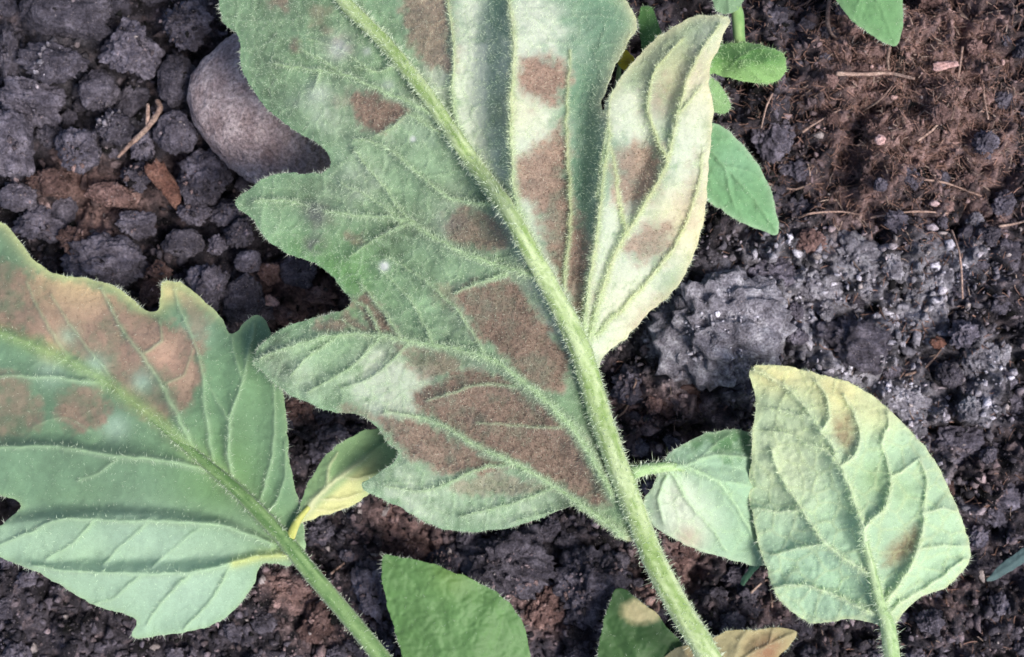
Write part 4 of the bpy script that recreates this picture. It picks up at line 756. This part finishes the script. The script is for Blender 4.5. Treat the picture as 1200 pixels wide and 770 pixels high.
small_leaf('narrow curled hairy green leaf sticking out sideways behind the big blotched leaf', [(820, 56), (840, 51), (874, 50), (895, 53), (908, 57), (918, 64), (922, 76), (918, 88), (910, 95), (898, 99), (871, 95), (840, 87), (818, 84)],
    [([(818, 70), (850, 70), (880, 74), (918, 80)], 3, 2, -3), ([(860, 71), (880, 60), (895, 57)], 2, 1.4, 2.5), ([(868, 73), (885, 88), (895, 95)], 2, 1.4, 2.5)], [(820, 70, 112), (870, 78, 124), (880, 52, 84), (920, 76, 96), (890, 98, 92), (840, 52, 84), (840, 86, 96), (900, 70, 116)],
    flat_col(lin(92, 140, 76), lin(140, 176, 112), lambda E, c: blend(c, lin(142, 178, 116), sstep(66, 84, E['y']) * .7), .3, lin(150, 190, 120)), (760, 70, 0), stalk=[(822, 70, 106, 5), (790, 70, 70, 6)], hair=(.25, (2, 5), .55, (.62, .76, .50)), seed=14)
small_leaf('tiny pale green hairy leaf tip poking out below the narrow curled leaf', [(826, 92), (838, 93), (847, 104), (854, 116), (857, 124), (852, 132), (840, 132), (826, 124)], [([(826, 108), (840, 116), (855, 126)], 2, 1.4, 2)], [(826, 100, 96), (855, 126, 88), (840, 132, 88), (846, 104, 90)],
    flat_col(lin(132, 168, 116), lin(160, 190, 140)), (775, 112, 0), stalk=[(828, 108, 94, 4), (800, 110, 50, 4)], hair=(.25, (2, 4), .55, HAIRC), seed=15)
small_leaf('small rounded grey green leaf end with a green stalk above the curled leaf', [(832, -30), (834, -5), (838, 9), (846, 15), (855, 16), (865, 11), (871, 3), (876, -20), (860, -45)], [([(854, -40), (854, -10), (854, 14)], 2.4, 1.5, 2.5)], [(834, -5, 118), (854, 15, 118), (872, 0, 118), (855, -35, 124)],
    flat_col(lin(128, 158, 124), lin(150, 180, 140)), (880, 105, 0), stalk=[(856, -8, 114, 3.5), (864, 14, 106, 7), (866, 40, 84, 7), (870, 70, 44, 6)], seed=16)
small_leaf('single green leaf tip hanging over the red fibrous soil', [(966, -40), (974, -10), (982, 4), (996, 21), (1010, 33), (1024, 43), (1042, 52), (1050, 53), (1055, 45), (1058, 32), (1057, 0), (1050, -50), (1010, -70)], [([(1005, -65), (1020, -20), (1035, 15), (1048, 51)], 3, 1.5, 2.5), ([(1020, -20), (1005, 5), (1000, 22)], 2, 1.4, 1.6), ([(1028, -2), (1050, 10)], 2, 1.4, 1.6)], [(980, 0, 108), (1048, 52, 96), (1058, 0, 106), (1005, -65, 118), (1025, 0, 116)],
    flat_col(lin(108, 150, 102), lin(126, 164, 118), None, .3, lin(140, 170, 130)), (1000, -140, 0), stalk=[(1005, -62, 118, 5), (1000, -100, 80, 6)], quilt=(2, 14), seed=17)
small_leaf('slim dark green leaf tip in the gap between the two big leaf lobes', [(748, 18), (752, 9), (760, 7), (767, 14), (773, 30), (774, 44), (766, 58), (754, 62), (750, 45)], [([(762, 58), (761, 34), (758, 10)], 2, 1.4, -2)], [(750, 20, 104), (760, 8, 100), (773, 32, 104), (760, 58, 112)],
    flat_col(lin(82, 122, 70), lin(108, 146, 92)), (742, 120, 0), stalk=[(760, 56, 111, 3), (752, 85, 60, 4)], hair=(.12, (2, 4), .5, (.6, .72, .5)), seed=18)
small_leaf('tiny yellow withered leaf scrap in the gap between the two big leaf lobes', [(726, 62), (734, 59), (741, 66), (746, 74), (740, 82), (730, 82), (724, 74)], [([(726, 70), (744, 74)], 1.6, 1.2, 1.5)], [(726, 70, 120), (744, 74, 116), (734, 60, 124), (734, 82, 112)], flat_col(lin(190, 178, 60), lin(200, 190, 90), lambda E, c: blend(c, lin(90, 70, 30), gauss(E, [(736, 72, 5, .7)]))), (722, 130, 0), stalk=[(727, 72, 119, 2), (724, 95, 60, 3)], hair=None, seed=19)
small_leaf('thin blue green blade tip under the small leaflet beside the pale leaf', [(896, 650), (890, 663), (880, 675), (871, 686), (868, 684), (874, 670), (882, 654), (888, 645)], [([(892, 648), (870, 685)], 1.5, 1, 1.2)], [(892, 650, 76), (870, 685, 60), (880, 660, 68)], flat_col(lin(92, 132, 106), lin(120, 160, 130)), (925, 630, 0), stalk=[(892, 650, 75, 3), (910, 640, 40, 4)], hair=None, seed=20)
small_leaf('thin blue grey blade standing at the dark soil beyond the pale leaf', [(1156, 680), (1166, 667), (1182, 654), (1200, 642), (1222, 634), (1226, 642), (1204, 656), (1186, 668), (1170, 678)], [([(1158, 678), (1190, 658), (1222, 638)], 1.5, 1, 1.2)], [(1156, 680, 44), (1190, 658, 60), (1224, 638, 62), (1180, 655, 56)], flat_col(lin(86, 108, 110), lin(110, 132, 130)), (1260, 650, 0), stalk=[(1220, 638, 62, 3), (1245, 640, 30, 4)], hair=None, seed=21)

# ------------------------------------------------------------------ roots and twigs
def root(name, label, pts, mat=M_ROOT, seed=0, group=None, cat='root'):
    P = [(x, y, (0 if cat == 'twig' else ground_z(np.array([float(x)]), np.array([float(y)]))[0]) + dz - (26 if cat == 'twig' else 0), r) for x, y, dz, r in pts]
    o, *_ = tube(name, P, None, mat, ring=8, step=3, grain=.25, seed=seed); tag(o, label, cat, group); return o
root('twig', 'curved pinkish dry twig lying across the grey clods', [(184, 118, 52, 3.4), (188, 126, 56, 3.6), (183, 136, 58, 3.4), (172, 150, 58, 3.2), (158, 164, 56, 3), (148, 174, 54, 2.5), (138, 184, 50, 1.8)], cat='twig')
root('twig', 'short pale twig stub forking from the curved dry twig', [(172, 152, 58, 2.2), (173, 138, 57, 2.4), (173, 122, 50, 1.8)], cat='twig')
R = [[(972, 0), (970, 25), (976, 42), (996, 54)], [(980, 86), (1010, 87), (1040, 86), (1072, 92)], [(1042, 56), (1040, 70), (1041, 82)], [(1128, 55), (1122, 95), (1112, 125), (1108, 140)], [(1150, 70), (1153, 110), (1158, 140)], [(900, 215), (930, 222), (950, 215)], [(1020, 255), (1070, 248), (1110, 250)], [(1080, 210), (1110, 215), (1150, 230)],
     [(905, 110), (898, 125), (892, 150)], [(930, 10), (945, 4), (955, -6)], [(935, 255), (950, 250), (985, 248), (1010, 252)], [(1115, 270), (1125, 300), (1128, 350)], [(1170, 265), (1190, 262), (1215, 255)], [(730, 440), (745, 445), (742, 455)], [(722, 490), (732, 482), (738, 470)], [(1075, 165), (1095, 150), (1110, 128)], [(940, 155), (960, 142), (985, 128)], [(1010, 130), (1030, 118), (1046, 100)],
     [(388, 672), (398, 664), (403, 660)], [(1060, 440), (1085, 430), (1110, 400)], [(880, 695), (900, 680), (905, 712)]]
for j, p_ in enumerate(R):
    x, y = p_[0]
    if j == 1: lab, g = 'longest straight pinkish root lying on the red fibrous soil', None
    elif y < 300 and x > 850: lab, g = 'thin pale root fibre on the red brown soil slope', 'thin root fibres on the red soil'
    else: lab, g = 'thin root fibre on the dark grey crumbly soil', 'thin root fibres on the grey soil'
    n_ = len(p_); root('root_fibre', lab, [(a_, b_, 12 if j != 1 else 15, (2.6 if j in (0, 1, 2) else 1.5) * (1 - .5 * i / n_)) for i, (a_, b_) in enumerate(p_)], seed=j, group=g)

def litter():
    """short fibres and bits of peat: one mass"""
    n = 7500; cx = np.where(rng.random(n) < .72, rng.normal(1060, 95, n), rng.uniform(700, 1230, n)); cy = np.where(rng.random(n) < .72, rng.normal(115, 85, n), rng.uniform(-20, 780, n))
    th = rng.uniform(0, np.pi, n); L = 5 + 20 * rng.random(n) ** 2; r = .35 + .75 * rng.random(n) ** 2
    K = 4; t = np.linspace(-.5, .5, K); bend = rng.normal(size=n) * .35
    x = cx[:, None] + np.cos(th)[:, None] * L[:, None] * t - np.sin(th)[:, None] * bend[:, None] * L[:, None] * (t ** 2 - .1); y = cy[:, None] + np.sin(th)[:, None] * L[:, None] * t + np.cos(th)[:, None] * bend[:, None] * L[:, None] * (t ** 2 - .1)
    z = ground_z(x.ravel(), y.ravel()).reshape(n, K).mean(1)[:, None] + rng.uniform(-1, 4, (n, 1)) + rng.normal(size=(n, 1)) * L[:, None] * .25 * t
    Cn = np.stack([(x - 600), -(y - 385), z], -1); sid = np.stack([-np.sin(th), -np.cos(th), 0 * th], -1); up = np.array([0, 0, 1.0])
    ring = np.stack([sid, -.5 * sid + .87 * up, -.5 * sid - .87 * up], 1)
    V = Cn[:, :, None] + ring[:, None] * (r[:, None] * (1 - .8 * np.abs(t)))[:, :, None, None]
    base_ = (np.arange(n) * K * 3)[:, None, None] + (np.arange(K - 1) * 3)[None, :, None]; k3 = np.arange(3)[None, None]
    a_ = base_ + k3; b_ = base_ + (k3 + 1) % 3; q = np.stack([a_, b_, b_ + 3, a_ + 3], -1).reshape(-1, 4)
    c = (np.array([.19, .115, .095]) * rng.uniform(.3, 2.0, (n, 1))); pl = rng.random(n) < .12; c[pl] = np.array([.36, .27, .23]) * rng.uniform(.7, 1.2, (pl.sum(), 1))
    tag(mk('root_litter', (V * S).reshape(-1, 3), quads=q, color=np.repeat(c, K * 3, 0), mat=M_CRUMB), 'short brown root fibres matted over the red soil', 'root litter', kind='stuff')
litter()
